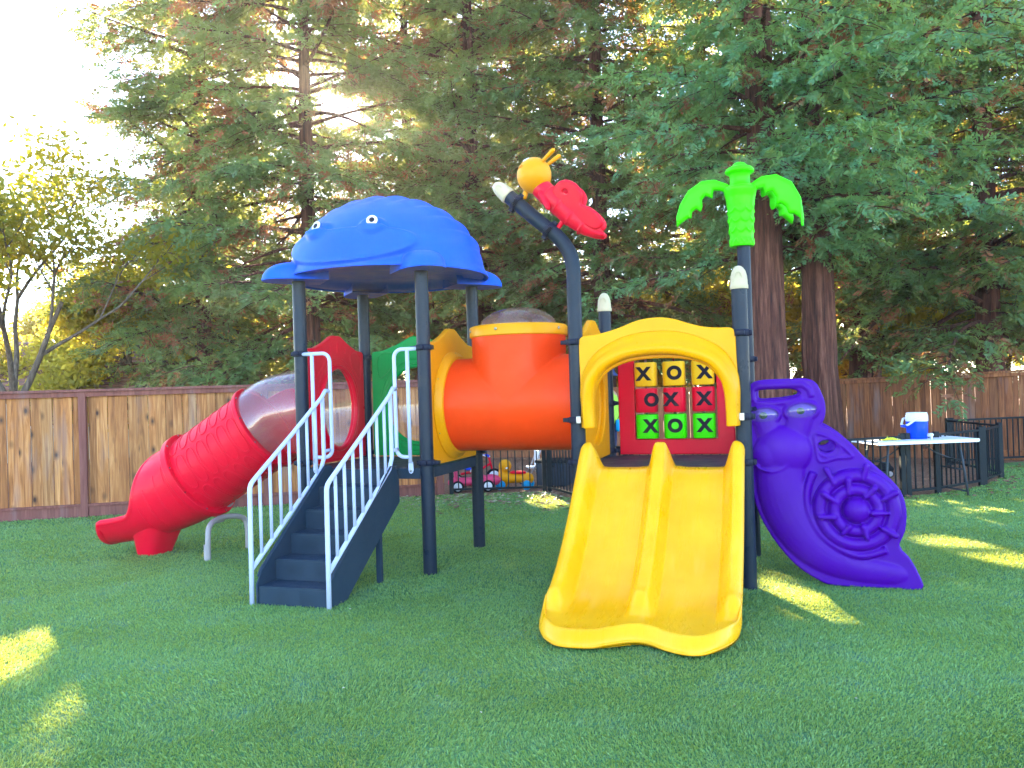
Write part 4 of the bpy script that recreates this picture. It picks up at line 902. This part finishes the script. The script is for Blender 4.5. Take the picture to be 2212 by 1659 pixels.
def cloth():
    rng = random.Random(3); v = []; f = []; n = 26
    for i in range(n+1):
        for j in range(n+1):
            x = -.11+.22*i/n; y = -.10+.2*j/n; r_ = math.hypot(x/.11, y/.10); z = .004 + .05*max(0, 1-r_**1.5)*(.7+.6*mnoise.noise(Vector((x*22, y*22, 1)))) + .012*abs(mnoise.noise(Vector((x*40, y*40, 5))))
            k = 1 - .22*max(0, math.sin(3*math.atan2(y, x)+1)); v.append((x*k, y*k, max(.002, z)))
    for i in range(n):
        for j in range(n): f.append([i*(n+1)+j, (i+1)*(n+1)+j, (i+1)*(n+1)+j+1, i*(n+1)+j+1])
    me = bpy.data.meshes.new('cloth'); me.from_pydata(v, [], f); me = bake(me, [('SOLIDIFY', dict(thickness=.003, offset=1))])
    k = N('yellow_cloth'); k.b.inputs['Base Color'].default_value = (.75, .78, .04, 1); k.b.inputs['Roughness'].default_value = .9
    o = link('cloth', me, k.m); o.location = (4.72, 10.06, .7235); tag(o, 'crumpled yellow cloth lying on the left of the folding table', 'cloth')
cloth()
# ------------------------------------------------------------------ toys
def wheel(parent, x, y, z, r_, w_, tyre, hub, axis='Y'):
    M = Matrix.Rotation(R(90), 4, 'X'); o = MB().lathe([(r_*.72, -w_/2), (r_*.95, -w_/2), (r_, -w_*.3), (r_, w_*.3), (r_*.95, w_/2), (r_*.72, w_/2), (r_*.72, -w_/2)], (x, y, z), 32, M, cap=False).build('wheel', tyre, parent, 40)
    MB().lathe([(r_*.73, -w_*.42), (r_*.5, -w_*.5), (r_*.15, -w_*.55), (r_*.15, w_*.55), (r_*.5, w_*.5), (r_*.73, w_*.42)], (x, y, z), 24, M).build('hub', hub, o, 40)
def wagon():
    t = empty('toy_car', (-.66, 12.08, .003), R(2)); tag(t, 'pink ride-in toy car with white wheels behind the iron fence', 'toy car')
    b = MB(); b.cap_tube((-.26, 0, .14), (.30, 0, .15), .10, .09, flat=(.7, 1.35)); b.cap_tube((-.22, 0, .20), (-.25, 0, .38), .06, .05, flat=(.55, 2)); b.ell((.30, 0, .155), (.15, .15, .09)); b.ell((.12, 0, .20), (.12, .13, .05)); b.blob('body', M_['pink'], t, .012, 4)
    MB().tube([(.10, 0, .22), (.02, 0, .34)], .012, 8).build('steering_column', M_['black'], t)
    M = Matrix.Rotation(R(-60), 4, 'Y'); MB().tube([tuple(Vector((.02, 0, .34)) + M @ Vector((.06*math.cos(a), .06*math.sin(a), 0))) for a in [2*pi*i/24 for i in range(24)]], .010, 8, closed=True).build('steering_wheel', M_['white'], t)
    for x in (-.20, .25):
        for y in (-.16, .16): wheel(t, x, y, .087, .087, .045, M_['black'], M_['white'])
wagon()
def ride_on():
    t = empty('ride_on_toy', (.0, 12.15, .003), R(-12)); tag(t, 'chunky yellow ride-on toy with blue wheels behind the iron fence', 'ride-on toy')
    b = MB(); b.cap_tube((-.17, 0, .17), (.15, 0, .17), .095, .08, flat=(.9, 1.1)); b.cap_tube((-.19, 0, .10), (-.18, 0, .27), .085, .075); b.ell((.2, 0, .16), (.09, .10, .09)); b.ell((-.15, 0, .355), (.10, .105, .10)); b.blob('body', M_['gold'], t, .012, 5)
    s = MB(); s.cap_tube((-.02, 0, .255), (.12, 0, .25), .055, flat=(.5, 1.4)); s.build('seat', M_['red'], t)
    MB().tube([(-.10, -.13, .33), (-.10, -.10, .33), (-.10, .10, .33), (-.10, .13, .33)], .014, 8).build('handlebar', M_['white'], t)
    for x in (-.20, .20):
        for y in (-.115, .115): wheel(t, x, y, .072, .072, .06, M_['cyan'], M_['cyan'])
ride_on()
def tricycle():
    t = empty('tricycle', (-.62, 12.75, .003), R(20)); tag(t, 'red tricycle with blue handlebar grips parked behind the pink toy car', 'tricycle')
    MB().tube([(.25, 0, .34), (.05, 0, .24), (-.25, 0, .20)], .02, 10).build('frame', M_['red'], t)
    MB().tube([(.30, 0, .13), (.25, 0, .34), (.22, 0, .45)], .016, 10).build('fork', M_['red'], t)
    MB().tube([(.17, -.20, .47), (.22, 0, .45), (.17, .20, .47)], .012, 8).build('handlebar', M_['white'], t)
    for s in (-1, 1): MB().cap_tube((.17, s*.17, .47), (.10, s*.24, .50), .020).build('grip', M_['coolerblue'], t)
    MB().cap_tube((-.14, 0, .275), (-.02, 0, .27), .06, .03, flat=(.4, 1)).build('seat', M_['coolerblue'], t)
    wheel(t, .30, 0, .13, .13, .035, M_['black'], M_['white'])
    for y in (-.16, .16): wheel(t, -.26, y, .09, .09, .035, M_['black'], M_['white'])
    MB().tube([(-.26, -.16, .09), (-.26, .16, .09)], .01, 8).build('axle', M_['steel'], t)
tricycle()
def bin_():
    t = empty('storage_bin', (.62, 12.5, .003), R(-20)); tag(t, 'large dark storage bin standing behind the angled iron fence', 'bin')
    me = MB().box((-.24, -.2, 0), (.24, .2, .36)).build('body', M_['deck'], t, False, .03, 3)
    MB().box((-.255, -.215, .362), (.255, .215, .41)).build('lid', M_['iron'], t, False, .02, 3)
    MB().box((-.08, -.225, .30), (.08, -.20, .33)).build('latch', M_['black'], t, False, .005)
bin_()
def stroller():
    t = empty('toy_pushchair', (.30, 12.7, .003), R(15)); tag(t, 'toy pushchair with pale seat and dark wheels beside the storage bin', 'pushchair')
    for y in (-.12, .12):
        MB().tube([(-.16, y, .06), (.0, y, .30), (.12, y, .62)], .010, 8).build('side_frame', M_['grey'], t); MB().tube([(.16, y, .06), (.0, y, .30)], .010, 8).build('strut', M_['grey'], t)
    MB().tube([(.12, -.12, .62), (.15, -.10, .66), (.15, .10, .66), (.12, .12, .62)], .012, 8).build('handle', M_['black'], t)
    MB().box((-.10, -.11, .26), (.05, .11, .29)).build('seat', M_['white'], t, False, .01); MB().box((.045, -.11, .29), (.075, .11, .54)).build('backrest', M_['white'], t, False, .01)
    for x in (-.16, .16):
        for y in (-.12, .12): wheel(t, x, y, .06, .06, .025, M_['black'], M_['white'])
stroller()
def black_toy():
    t = empty('toy_truck', (5.55, 12.2, .003), R(-10)); tag(t, 'small black toy truck lying on the bark behind the folding table', 'toy truck')
    b = MB(); b.cap_tube((-.15, 0, .13), (.15, 0, .12), .07, flat=(.8, 1.2)); b.cap_tube((.05, 0, .18), (.13, 0, .18), .05); b.blob('body', M_['black'], t, .012, 4)
    for x in (-.13, .14):
        for y in (-.08, .08): wheel(t, x, y, .055, .055, .04, M_['black'], M_['grey'])
black_toy()
# ------------------------------------------------------------------ person
def person():
    t = empty('person', (1.34, 11.15, .003), R(180)); tag(t, 'person in navy bucket hat and lime shirt standing behind the slide tower', 'person')
    k = N('skin'); k.b.inputs['Base Color'].default_value = (.48, .26, .17, 1); k.b.inputs['Roughness'].default_value = .5; k.b.inputs['Subsurface Weight'].default_value = .1; SK = k.m
    def fabric(n_, c_): q = N(n_); f = q.noise(60, 3); q.l(q.mix(c_, tuple(x*.75 for x in c_), f), q.b.inputs['Base Color']); q.b.inputs['Roughness'].default_value = .9; q.bump(q.noise(18, 3), .4, .01); return q.m
    LM, NV, HT = fabric('lime_shirt_cloth', (.38, .72, .06)), fabric('navy_trouser_cloth', (.02, .03, .10)), fabric('navy_hat_cloth', (.015, .04, .16))
    # faces +x (local)
    b = MB(); b.cap_tube((0, 0, 1.42), (.015, 0, 1.56), .058, .052); b.ell((.02, 0, 1.66), (.098, .078, .12), 28, 20); b.ell((.055, 0, 1.60), (.062, .055, .06)); b.cap_tube((.108, 0, 1.665), (.128, 0, 1.632), .010, .014)
    for s in (-1, 1):
        b.ell((.01, s*.078, 1.65), (.018, .012, .030)); b.cap_tube((0, s*.17, 1.40), (-.01, s*.20, 1.12), .045, .038); b.cap_tube((-.01, s*.20, 1.12), (.06, s*.205, .90), .036, .026)
        b.ell((.075, s*.205, .845), (.040, .018, .048)); 
        for i, (dx, L) in enumerate(((.035, .060), (.014, .070), (-.006, .066), (-.024, .052))): b.cap_tube((.078+dx, s*.207, .815), (.088+dx, s*.196, .815-L), .0085, .0075)
        b.cap_tube((.105, s*.20, .865), (.13, s*.19, .815), .010, .008)
        b.cap_tube((0, s*.09, .92), (.01, s*.10, .50), .08, .055); b.cap_tube((.01, s*.10, .50), (-.02, s*.10, .10), .052, .036); b.cap_tube((-.02, s*.10, .05), (.13, s*.115, .035), .04, .032)
    b.cap_tube((0, -.02, .98), (0, .02, .98), .13, flat=None); b.cap_tube((0, 0, 1.0), (0, 0, 1.35), .12, .13)
    b.blob('body', SK, t, .0085, 3)
    q = MB(); q.cap_tube((0, 0, .99), (0, 0, 1.32), .14, .135, flat=(1, 1.22), up=(1, 0, 0)); q.cap_tube((0, -.13, 1.405), (0, .13, 1.405), .066)
    for s in (-1, 1): q.cap_tube((0, s*.165, 1.40), (-.008, s*.20, 1.20), .062, .058)
    q.blob('shirt', LM, t, .01, 4)
    q = MB(); q.cap_tube((0, -.05, .94), (0, .05, .94), .125)
    for s in (-1, 1): q.cap_tube((0, s*.09, .92), (.01, s*.10, .50), .098, .074); q.cap_tube((.01, s*.10, .50), (-.02, s*.10, .10), .074, .062)
    q.blob('trousers', NV, t, .011, 4)
    for s in (-1, 1): MB().cap_tube((-.05, s*.10, .038), (.15, s*.115, .032), .040, .034, flat=(.9, 1.1)).build('shoe', M_['black'], t)
    h = MB(); h.lathe([(.155, 1.655), (.158, 1.66), (.108, 1.715), (.100, 1.76), (.092, 1.80), (.07, 1.818), (.002, 1.822)], (.01, 0, 0), 36, cap=False); me = bake(h.mesh(), [('SOLIDIFY', dict(thickness=.006, offset=-1))]); link('hat', me, HT, t)
    hr = MB(); hr.ell((-.012, 0, 1.67), (.098, .084, .10), 24, 16); hr.build('hair', M_['black'], t)
    for s in (-1, 1): MB().ell((.105, s*.032, 1.672), (.010, .013, .008), 12, 8).build('eye', M_['eyewhite'], t)
    MB().tube([(.112, -.022, 1.605), (.117, 0, 1.602), (.112, .022, 1.605)], .004, 6).build('mouth', plastic('lip', (.4, .12, .1), .5), t)
    MB().tube([(-.02, -.17, 1.47), (.11, -.05, 1.30), (.15, .06, 1.12), (.08, .165, .98), (-.05, .17, .98), (-.15, .04, 1.12), (-.12, -.10, 1.32), (-.02, -.17, 1.47)], .012, 6, flat=(1, .5)).build('bag_strap', M_['black'], t)
    MB().cap_tube((-.10, .17, .92), (-.10, .17, 1.02), .035).build('bottle', M_['cyan'], t)
person()
# ------------------------------------------------------------------ house beyond the fence
def house():
    t = empty('house', (-13.6, 24.5, 0), R(14)); tag(t, 'house with brown tiled roof partly hidden beyond the cedar fence', 'house')
    k = N('stucco'); k.l(k.ramp(k.noise(6, 4), [(.3, (.42, .36, .28)), (.7, (.5, .44, .35))]), k.b.inputs['Base Color']); MB().box((-4, -3, 0), (4, 3, 2.1)).build('wall', k.m, t, False)
    k = N('roof_tile'); k.l(k.mix(k.ramp(k.noise(3, 4), [(.3, (.20, .09, .07)), (.7, (.34, .19, .15))]), (.12, .05, .04), .2), k.b.inputs['Base Color']); k.b.inputs['Roughness'].default_value = .8
    m = MB(); n = 13
    for s in (-1, 1):
        for i in range(n):
            y0 = s*(3.4 - 3.4*i/n); y1 = s*(3.4-3.4*(i+1)/n); z0 = 1.95+1.5*i/n; z1 = 1.95+1.5*(i+1)/n
            m.add([(-4.4, y0, z0), (4.4, y0, z0), (4.4, y1, z1), (-4.4, y1, z1), (-4.4, y0, z0+.06), (4.4, y0, z0+.06), (4.4, y1, z1+.01), (-4.4, y1, z1+.01)], [[0,1,2,3],[4,7,6,5],[0,4,5,1],[1,5,6,2],[2,6,7,3],[3,7,4,0]])
    m.build('roof', k.m, t, False)
    for s in (-1, 1): MB().add([(s*3.98, -3, 2.1), (s*3.98, 3, 2.1), (s*3.98, 0, 3.35)], [[0, 1, 2]]).build('gable', k.m, t, False)
    for x in (-2.2, .2, 2.4):
        f = MB().box((x-.55, -3.06, .9), (x+.55, -2.99, 1.9)).build('window_frame', M_['white'], t, False, .01); MB().box((x-.48, -3.075, .97), (x+.48, -3.062, 1.83)).build('pane', M_['pupil'], f, False)
    MB().box((3.2, .3, 2.3), (3.8, .9, 4.0)).build('chimney', k.m, t, False, .02)
house()

# ------------------------------------------------------------------ trees
def branch_mesh(segs, name, mat, parent, n=5):
    """segs: list of (points, radii)"""
    mb = MB()
    for p, r_ in segs: mb.tube(p, r_, n, False)
    return mb.build(name, mat, parent)
def trunk_mesh(h, r0, rng, flare=1.5, n=56, rings=60, rough=.07):
    v = []; f = []
    for i in range(rings+1):
        s = i/rings; z = h*s**1.25; r_ = r0*(1-s)**.85 + .02 + r0*(flare-1)*math.exp(-z/.45)
        for k in range(n):
            t = 2*pi*k/n; rr = r_*(1+rough*mnoise.noise(Vector((math.cos(t)*2.2, math.sin(t)*2.2, z*.35+r0*10)))*2 + rough*.4*math.cos(5*t+z*.3) + (.16 if r0 > .15 else .03)*abs(mnoise.noise(Vector((math.cos(t)*r0*22, math.sin(t)*r0*22, z*.9))))-.05); v.append((rr*math.cos(t), rr*math.sin(t), z-.02))
    for i in range(rings):
        for k in range(n): f.append([i*n+k, i*n+(k+1) % n, (i+1)*n+(k+1) % n, (i+1)*n+k])
    f.append([rings*n+k for k in range(n)]); me = bpy.data.meshes.new('trunk'); me.from_pydata(v, [], f); return me
def redwood(name, seed, h, r0, base, rad, nl, label, cat='tree', mat='needle', top_r=.35, leaf=1.0, sprays=1.0, droop=.22, sky=0, inner=60, gap=-.16):
    rng = random.Random(seed); nr = np.random.default_rng(seed); root = empty(name); tag(root, label, cat)
    link('trunk', trunk_mesh(h, r0, rng), M_['bark'], root)
    segs = []; twigs = []; SO = []; SD = []; SN = []; SL = []
    for i in range(nl+inner):
        s = ((i+rng.random())/nl)**1.05 if i < nl else rng.uniform(.03, .9); z = base + (h-.3-base)*s; az = i*2.399+rng.uniform(-.5, .5)
        L = rad*((1-s)**.62*(1-top_r*.0)+.10)*rng.uniform(.55, 1.15)*(1 if s > .06 else .85)
        if i >= nl: L = rng.uniform(.7, 1.7)
        elif mnoise.noise(Vector((math.cos(az)*1.3, math.sin(az)*1.3, z*.55+seed))) < gap: L *= .35
        el = rng.uniform(-.38, .42)+.30*s; dr = droop*rng.uniform(.2, 2.2)
        dh = Vector((math.cos(az), math.sin(az), 0)); side_ = Vector((-dh.y, dh.x, 0)); bend = rng.uniform(-.35, .35)
        def P(t): return Vector((0, 0, z)) + dh*(L*t) + side_*(bend*L*t*t) + Vector((0, 0, L*t*math.sin(el) - dr*L*t*t + .10*L*max(0, t-.75)))
        m = 7; segs.append(([P(j/m) for j in range(m+1)], [max(.006, (.020+.012*L)*(1-j/m*.9)) for j in range(m+1)]))
        nt = max(5, int(L*6.4*sprays))
        for q in range(nt):
            t = .22+.78*(q+rng.random())/nt; sg = 1 if q % 2 else -1; a = sg*rng.uniform(.55, 1.15)*(1-.45*t); p0 = P(t); tl = L*.34*(1.15-.75*t)*rng.uniform(.6, 1.15)+.18
            dd = (dh*math.cos(a)+side_*math.sin(a)); dz = rng.uniform(-.35, .15)
            def Q(u): return p0 + dd*(tl*u) + Vector((0, 0, dz*tl*u - .22*tl*u*u))
            if tl > .45: twigs.append(([Q(0), Q(.5), Q(1)], [.009, .006, .003]))
            ns = max(2, int(tl/.17))
            for w_ in range(ns+1):
                u = (w_+.5*rng.random())/ns; u = min(1, u); sg2 = 1 if w_ % 2 else -1; a2 = a + (sg2*rng.uniform(.3, 1.3) if w_ < ns else 0)
                d3 = dh*math.cos(a2)+side_*math.sin(a2)+Vector((0, 0, rng.uniform(-1.15, .45))); SO.append(Q(u)); SD.append(d3.normalized()); SL.append(rng.uniform(.24, .44)*leaf)
                SN.append(Vector((rng.uniform(-1, 1), rng.uniform(-1, 1), 1)).normalized())
            if rng.random() < .05: q0 = Q(u); twigs.append(([q0, q0 + Vector((rng.uniform(-.1, .1), rng.uniform(-.1, .1), -.25)), q0 + Vector((rng.uniform(-.2, .2), rng.uniform(-.2, .2), -.5))], [.006, .004, .002]))
    branch_mesh(segs, 'branches', M_['bark'], root, 4); branch_mesh(twigs, 'twigs', M_['bark'], root, 4)
    O = np.array([tuple(p) for p in SO]); D = np.array([tuple(p) for p in SD]); NN = np.array([tuple(p) for p in SN]); Ls = np.array(SL)
    Sx = np.cross(NN, D); Sx /= np.linalg.norm(Sx, axis=1)[:, None]; NN = np.cross(D, Sx)
    K = 9; out = []
    for k in range(K):
        u = (k+.5)/K
        for sg in (-1, 1):
            n_ = len(O); c = O + D*(Ls*u)[:, None] - np.array([0, 0, .10])*(Ls*u*u)[:, None]
            ld_ = D*.62 + Sx*(sg*.78) + nr.normal(0, .22, (n_, 3)); ld_ /= np.linalg.norm(ld_, axis=1)[:, None]
            ll = Ls*(.40-.22*u)*nr.uniform(.7, 1.25, n_); wv = np.cross(NN + nr.normal(0, .35, (n_, 3)), ld_); wv /= np.linalg.norm(wv, axis=1)[:, None]; ww = (.021*leaf)*nr.uniform(.8, 1.25, n_)
            out.append(np.stack([c, c+ld_*(ll*.5)[:, None]+wv*ww[:, None], c+ld_*ll[:, None], c+ld_*(ll*.5)[:, None]-wv*ww[:, None]], 1))
    V = np.concatenate(out).reshape(-1, 3); F = np.arange(len(V)).reshape(-1, 4)
    cr = np_mesh('crown', V, F, M_[mat], root); print(name, 'leaflets', len(F)); return root
def place(o, x, y, rz=0, sc=1, label=None):
    o.location = (x, y, 0); o.rotation_euler = (0, 0, rz); o.scale = (sc,)*3
    if label: o['label'] = label
G = 'tall redwoods beyond the fences'
tA = redwood('redwood_tree', 11, 19, .36, 3.9, 3.9, 112, 'redwood with thick reddish trunk directly behind the palm post', leaf=1.05, droop=.17, sprays=.92, gap=-.03); place(tA, 4.62, 14.3)
tB = redwood('redwood_tree', 23, 17, .20, 2.0, 3.3, 185, 'slim redwood left of the whale roof with open branches', mat='needle_far', droop=.2, sprays=1.05, inner=22, gap=-.2); place(tB, -7.75, 20.2)
tC = redwood('redwood_tree', 37, 18, .25, 2.2, 3.6, 185, 'redwood', mat='needle_far', sprays=1.0, inner=45, gap=-.08); place(tC, 2.25, 19.2, 0, 1, 'redwood standing behind the bent butterfly post')
for o in (tA, tB, tC): o['group'] = G
def cp(o, x, y, rz, sc, label):
    c = copy_tree(o); place(c, x, y, rz, sc, label); c['group'] = G; return c
cp(tA, 5.72, 14.8, 2.1, .93, 'redwood with reddish trunk beside the taller board fence')
cp(tB, -4.55, 18.3, 2.4, 1.06, 'redwood whose bare straight trunk rises just left of the sun gap')
cp(tC, -.9, 21.5, 1.2, 1.08, 'redwood right of the sun gap above the whale roof')
cp(tC, 9.9, 16.5, 3.0, 1.05, 'redwood overhanging the board fence at the right edge')
cp(tA, 8.2, 18.5, 4.4, 1.0, 'redwood in the second row right of the reddish trunks')
cp(tC, -3.1, 25.5, 2.9, 1.1, 'farther redwood filling the view just below the sun gap')
cp(tC, .6, 25.5, 4.6, 1.15, 'farther redwood seen between the roof and the butterfly')
cp(tB, -10.6, 27, 5.0, .8, 'farther redwood at the edge of the open sky')
cp(tB, 13.3, 17.5, 1.1, 1.15, 'redwood outside the right corner of the yard')
cp(tC, 6.0, 24, .6, 1.2, 'farther redwood behind the pair of reddish trunks')
cp(tC, 12.5, 25, 3.6, 1.2, 'farther redwood behind the right board fence')
def broadleaf(name, seed, h, r0, spread, label, mat, nclump=60, per=70, leafs=.085, stems=3, base=.28):
    rng = random.Random(seed); nr = np.random.default_rng(seed); root = empty(name); tag(root, label, 'tree'); segs = []; tips = []
    def grow(p, d_, L, r_, lev):
        pts = [p]; q = p; dd = d_.copy()
        for j in range(4):
            dd = (dd + Vector((rng.gauss(0, .10), rng.gauss(0, .10), rng.gauss(.03, .06)))).normalized(); q = q + dd*(L/4); pts.append(q)
        segs.append((pts, [r_*(1-.11*j) for j in range(5)]))
        if lev >= 3: tips.append(pts[-1]); tips.append(pts[2]); return
        if lev == 2: tips.append(pts[-1])
        for _ in range(rng.choice((2, 3, 3))):
            a = rng.uniform(0, 2*pi); tilt = rng.uniform(.35, .85); ax = dd.orthogonal().normalized(); nd = (Matrix.Rotation(a, 3, dd) @ (Matrix.Rotation(tilt, 3, ax) @ dd)).normalized()
            grow(pts[rng.choice((2, 3, 4))], (nd + Vector((0, 0, .15))).normalized(), L*rng.uniform(.55, .8), r_*.55, lev+1)
    tr = trunk_mesh(h*base*1.25, r0, rng, 1.25, 12, 10); link('trunk', tr, M_['bark2'], root)
    for s in range(stems):
        a = 2*pi*s/stems+rng.random(); grow(Vector((0, 0, h*base)), Vector((math.cos(a)*spread, math.sin(a)*spread, 1)).normalized(), h*.36, r0*.62, 0)
    branch_mesh(segs, 'branches', M_['bark2'], root, 6)
    T = np.array([tuple(t) for t in tips]); idx = nr.integers(0, len(T), nclump*per); c = T[idx] + nr.normal(0, 1, (len(idx), 3))*np.array([.30, .30, .22])*h/6
    d_ = nr.normal(0, 1, c.shape); d_ /= np.linalg.norm(d_, axis=1)[:, None]; e = np.cross(d_, nr.normal(0, 1, c.shape)); e /= np.linalg.norm(e, axis=1)[:, None]; sz = leafs*nr.uniform(.6, 1.3, len(c))[:, None]
    V = np.stack([c-d_*sz, c+e*sz*.5, c+d_*sz, c-e*sz*.5], 1).reshape(-1, 3); np_mesh('crown', V, np.arange(len(V)).reshape(-1, 4), M_[mat], root); return root
b1 = broadleaf('deciduous_tree', 4, 7.6, .13, .45, 'slender yellow-leaved tree at the left edge beyond the cedar fence', 'leaf_y', 150, 70, .085, 4, .22); place(b1, -9.75, 15.6, 0, .86)
b2 = broadleaf('deciduous_tree', 9, 7.5, .20, .7, 'yellow-green bushy tree behind the left fence below the slim redwood', 'leaf_g', 330, 80, .10, 5, .16); place(b2, -9.6, 22.0, 0, .75)
GF = 'sunlit broadleaf trees behind the redwoods'
b1['group'] = b2['group'] = GF
fars = [(-16, 31, .8, 'pale round tree low against the open sky at left'), (-12.5, 32, .8, 'sunlit round tree behind the tiled house roof'), (9.5, 33, .8, 'far sunlit tree glimpsed between the redwoods at right')]
for k, (x, y, sc, lb) in enumerate(fars):
    c = copy_tree(b2); place(c, x, y, k*1.3, sc, lb); c['group'] = GF

b3 = broadleaf('bushy_tree', 14, 5.0, .12, 1.1, 'low bushy tree above the left fence below the open sky', 'leaf_g', 260, 90, .085, 6, .06); place(b3, -13.0, 22.5); b3['group'] = GF
low = [(-6.2, 23.5, 1.0, 'low bushy tree behind the bare straight redwood trunk'), (-2.6, 24.5, 1.05, 'low bushy tree glimpsed through the left tower posts'), (1.2, 23, 1.0, 'low bushy tree behind the orange tunnel dome'), (4.4, 22, 1.05, 'low bushy tree seen through the noughts and crosses panel'), (7.6, 21.5, 1.1, 'low bushy tree right of the twin reddish trunks'), (10.6, 20.5, 1.1, 'low bushy tree above the middle of the right fence'), (13.6, 19.5, 1.1, 'low bushy tree above the right end of the fence'), (-10.2, 25, 1.1, 'low bushy tree right of the tiled house roof')]
for k, (x, y, sc, lb) in enumerate(low):
    c = copy_tree(b3); place(c, x, y+2.2, k*1.7, sc*1.15, lb); c['group'] = GF
# gaps cut into the crowns to let shaped patches of sun onto the lawn
GAPS = [[(2.14, 7.18), (2.33, 7.02), (2.29, 5.87), (2.25, 5.74), (2.12, 5.73), (1.92, 6.48)], [(1.97, 6.47), (2.15, 6.03), (2.17, 5.54), (2.08, 5.03), (1.89, 4.95), (1.79, 5.2), (1.82, 5.93)], [(3.75, 7.82), (3.98, 7.42), (4.19, 6.63), (3.85, 6.09), (3.74, 6.73), (3.65, 7.32)], [(3.09, 5.78), (3.16, 5.62), (3.11, 5.34), (3.02, 5.47)], [(-3.4, 4.9), (-3.25, 5.3), (-3.12, 5.42), (-2.99, 5.2), (-2.92, 4.74), (-2.9, 4.3), (-3.3, 4.2)], [(-0.19, 11.7), (0.53, 11.95), (0.8, 10.54), (0.51, 10.3)], [(-0.09, 10.74), (0.41, 10.72), (0.43, 9.92), (0.03, 10.08)], [(4.79, 9.74), (5.42, 10.01), (5.94, 9.35), (5.4, 8.51), (5.12, 8.8)], [(4.74, 9.35), (4.94, 8.67), (4.82, 8.38), (4.63, 8.94)], [(4.94, 8.42), (5.23, 8.24), (5.07, 7.99), (4.83, 8.15)], [(6.48, 10.8), (6.87, 10.8), (6.67, 10.49), (6.37, 10.52)],
        [(.85+.40*math.cos(t)*(1+.25*math.sin(3*t)), -4.14+1.15*math.sin(t)*(1+.2*math.cos(2*t))) for t in [2*pi*i/18 for i in range(18)]]]  # last gap cut on the camera's line to the sun, for its glow
def grow_poly(p, d_=.16):
    c = np.mean(p, 0); return [tuple(np.array(q) + (np.array(q)-c)/np.linalg.norm(np.array(q)-c)*d_) for q in p]
def open_gaps():
    bpy.context.view_layer.update(); polys = [grow_poly(p) for p in GAPS]
    for o in [o for o in C.objects if o.name.split('.')[0] in ('crown', 'twigs')]:
        me = o.data; n = len(me.vertices); V = np.empty(n*3, np.float32); me.vertices.foreach_get('co', V); tw = o.name.startswith('twigs'); V = V.reshape(-1, 12 if tw else 4, 3); g = V.shape[1]
        Mw = np.array(o.matrix_world); c = V.mean(1) @ Mw[:3, :3].T + Mw[:3, 3]
        t = c[:, 2]/sd.z; gx = c[:, 0]-sd.x*t; gy = c[:, 1]-sd.y*t; m = np.zeros(len(c), bool)
        for p in polys: m |= in_poly(gx, gy, p)
        if m.sum() > 3:
            K = V[~m].reshape(-1, 3); me2 = bpy.data.meshes.new('crown'); F = np.arange(len(K), dtype=np.int32)
            if tw:
                q = np.array([[a*4+k, a*4+(k+1) % 4, (a+1)*4+(k+1) % 4, (a+1)*4+k] for a in range(2) for k in range(4)]); me2.from_pydata(K.tolist(), [], (np.arange(len(K)//12)[:, None, None]*12 + q[None]).reshape(-1, 4).tolist()); me2.materials.append(me.materials[0]); o.data = me2; continue
            me2.vertices.add(len(K)); me2.vertices.foreach_set('co', K.ravel()); me2.loops.add(len(K)); me2.loops.foreach_set('vertex_index', F); me2.polygons.add(len(K)//4); me2.polygons.foreach_set('loop_start', F[::4].copy()); me2.update(calc_edges=True)
            me2.materials.append(me.materials[0]); o.data = me2
open_gaps()

# ------------------------------------------------------------------ thin haze, added to bloom the sun and lift tree shadows
def haze():
    m = bpy.data.materials.new('haze_air'); m.use_nodes = True; t = m.node_tree; t.nodes.remove(t.nodes['Principled BSDF'])
    v = t.nodes.new('ShaderNodeVolumePrincipled'); v.inputs['Color'].default_value = (.95, .95, .93, 1); v.inputs['Density'].default_value = .0009; v.inputs['Anisotropy'].default_value = .55
    t.links.new(v.outputs[0], t.nodes['Material Output'].inputs['Volume'])
    o = MB().box((-32, -14, -1), (32, 38, 23)).build('haze', m, None, False); tag(o, kind='stuff'); o['label'] = 'thin pale haze added for sun glow and lifted shadows between the trees'
haze()
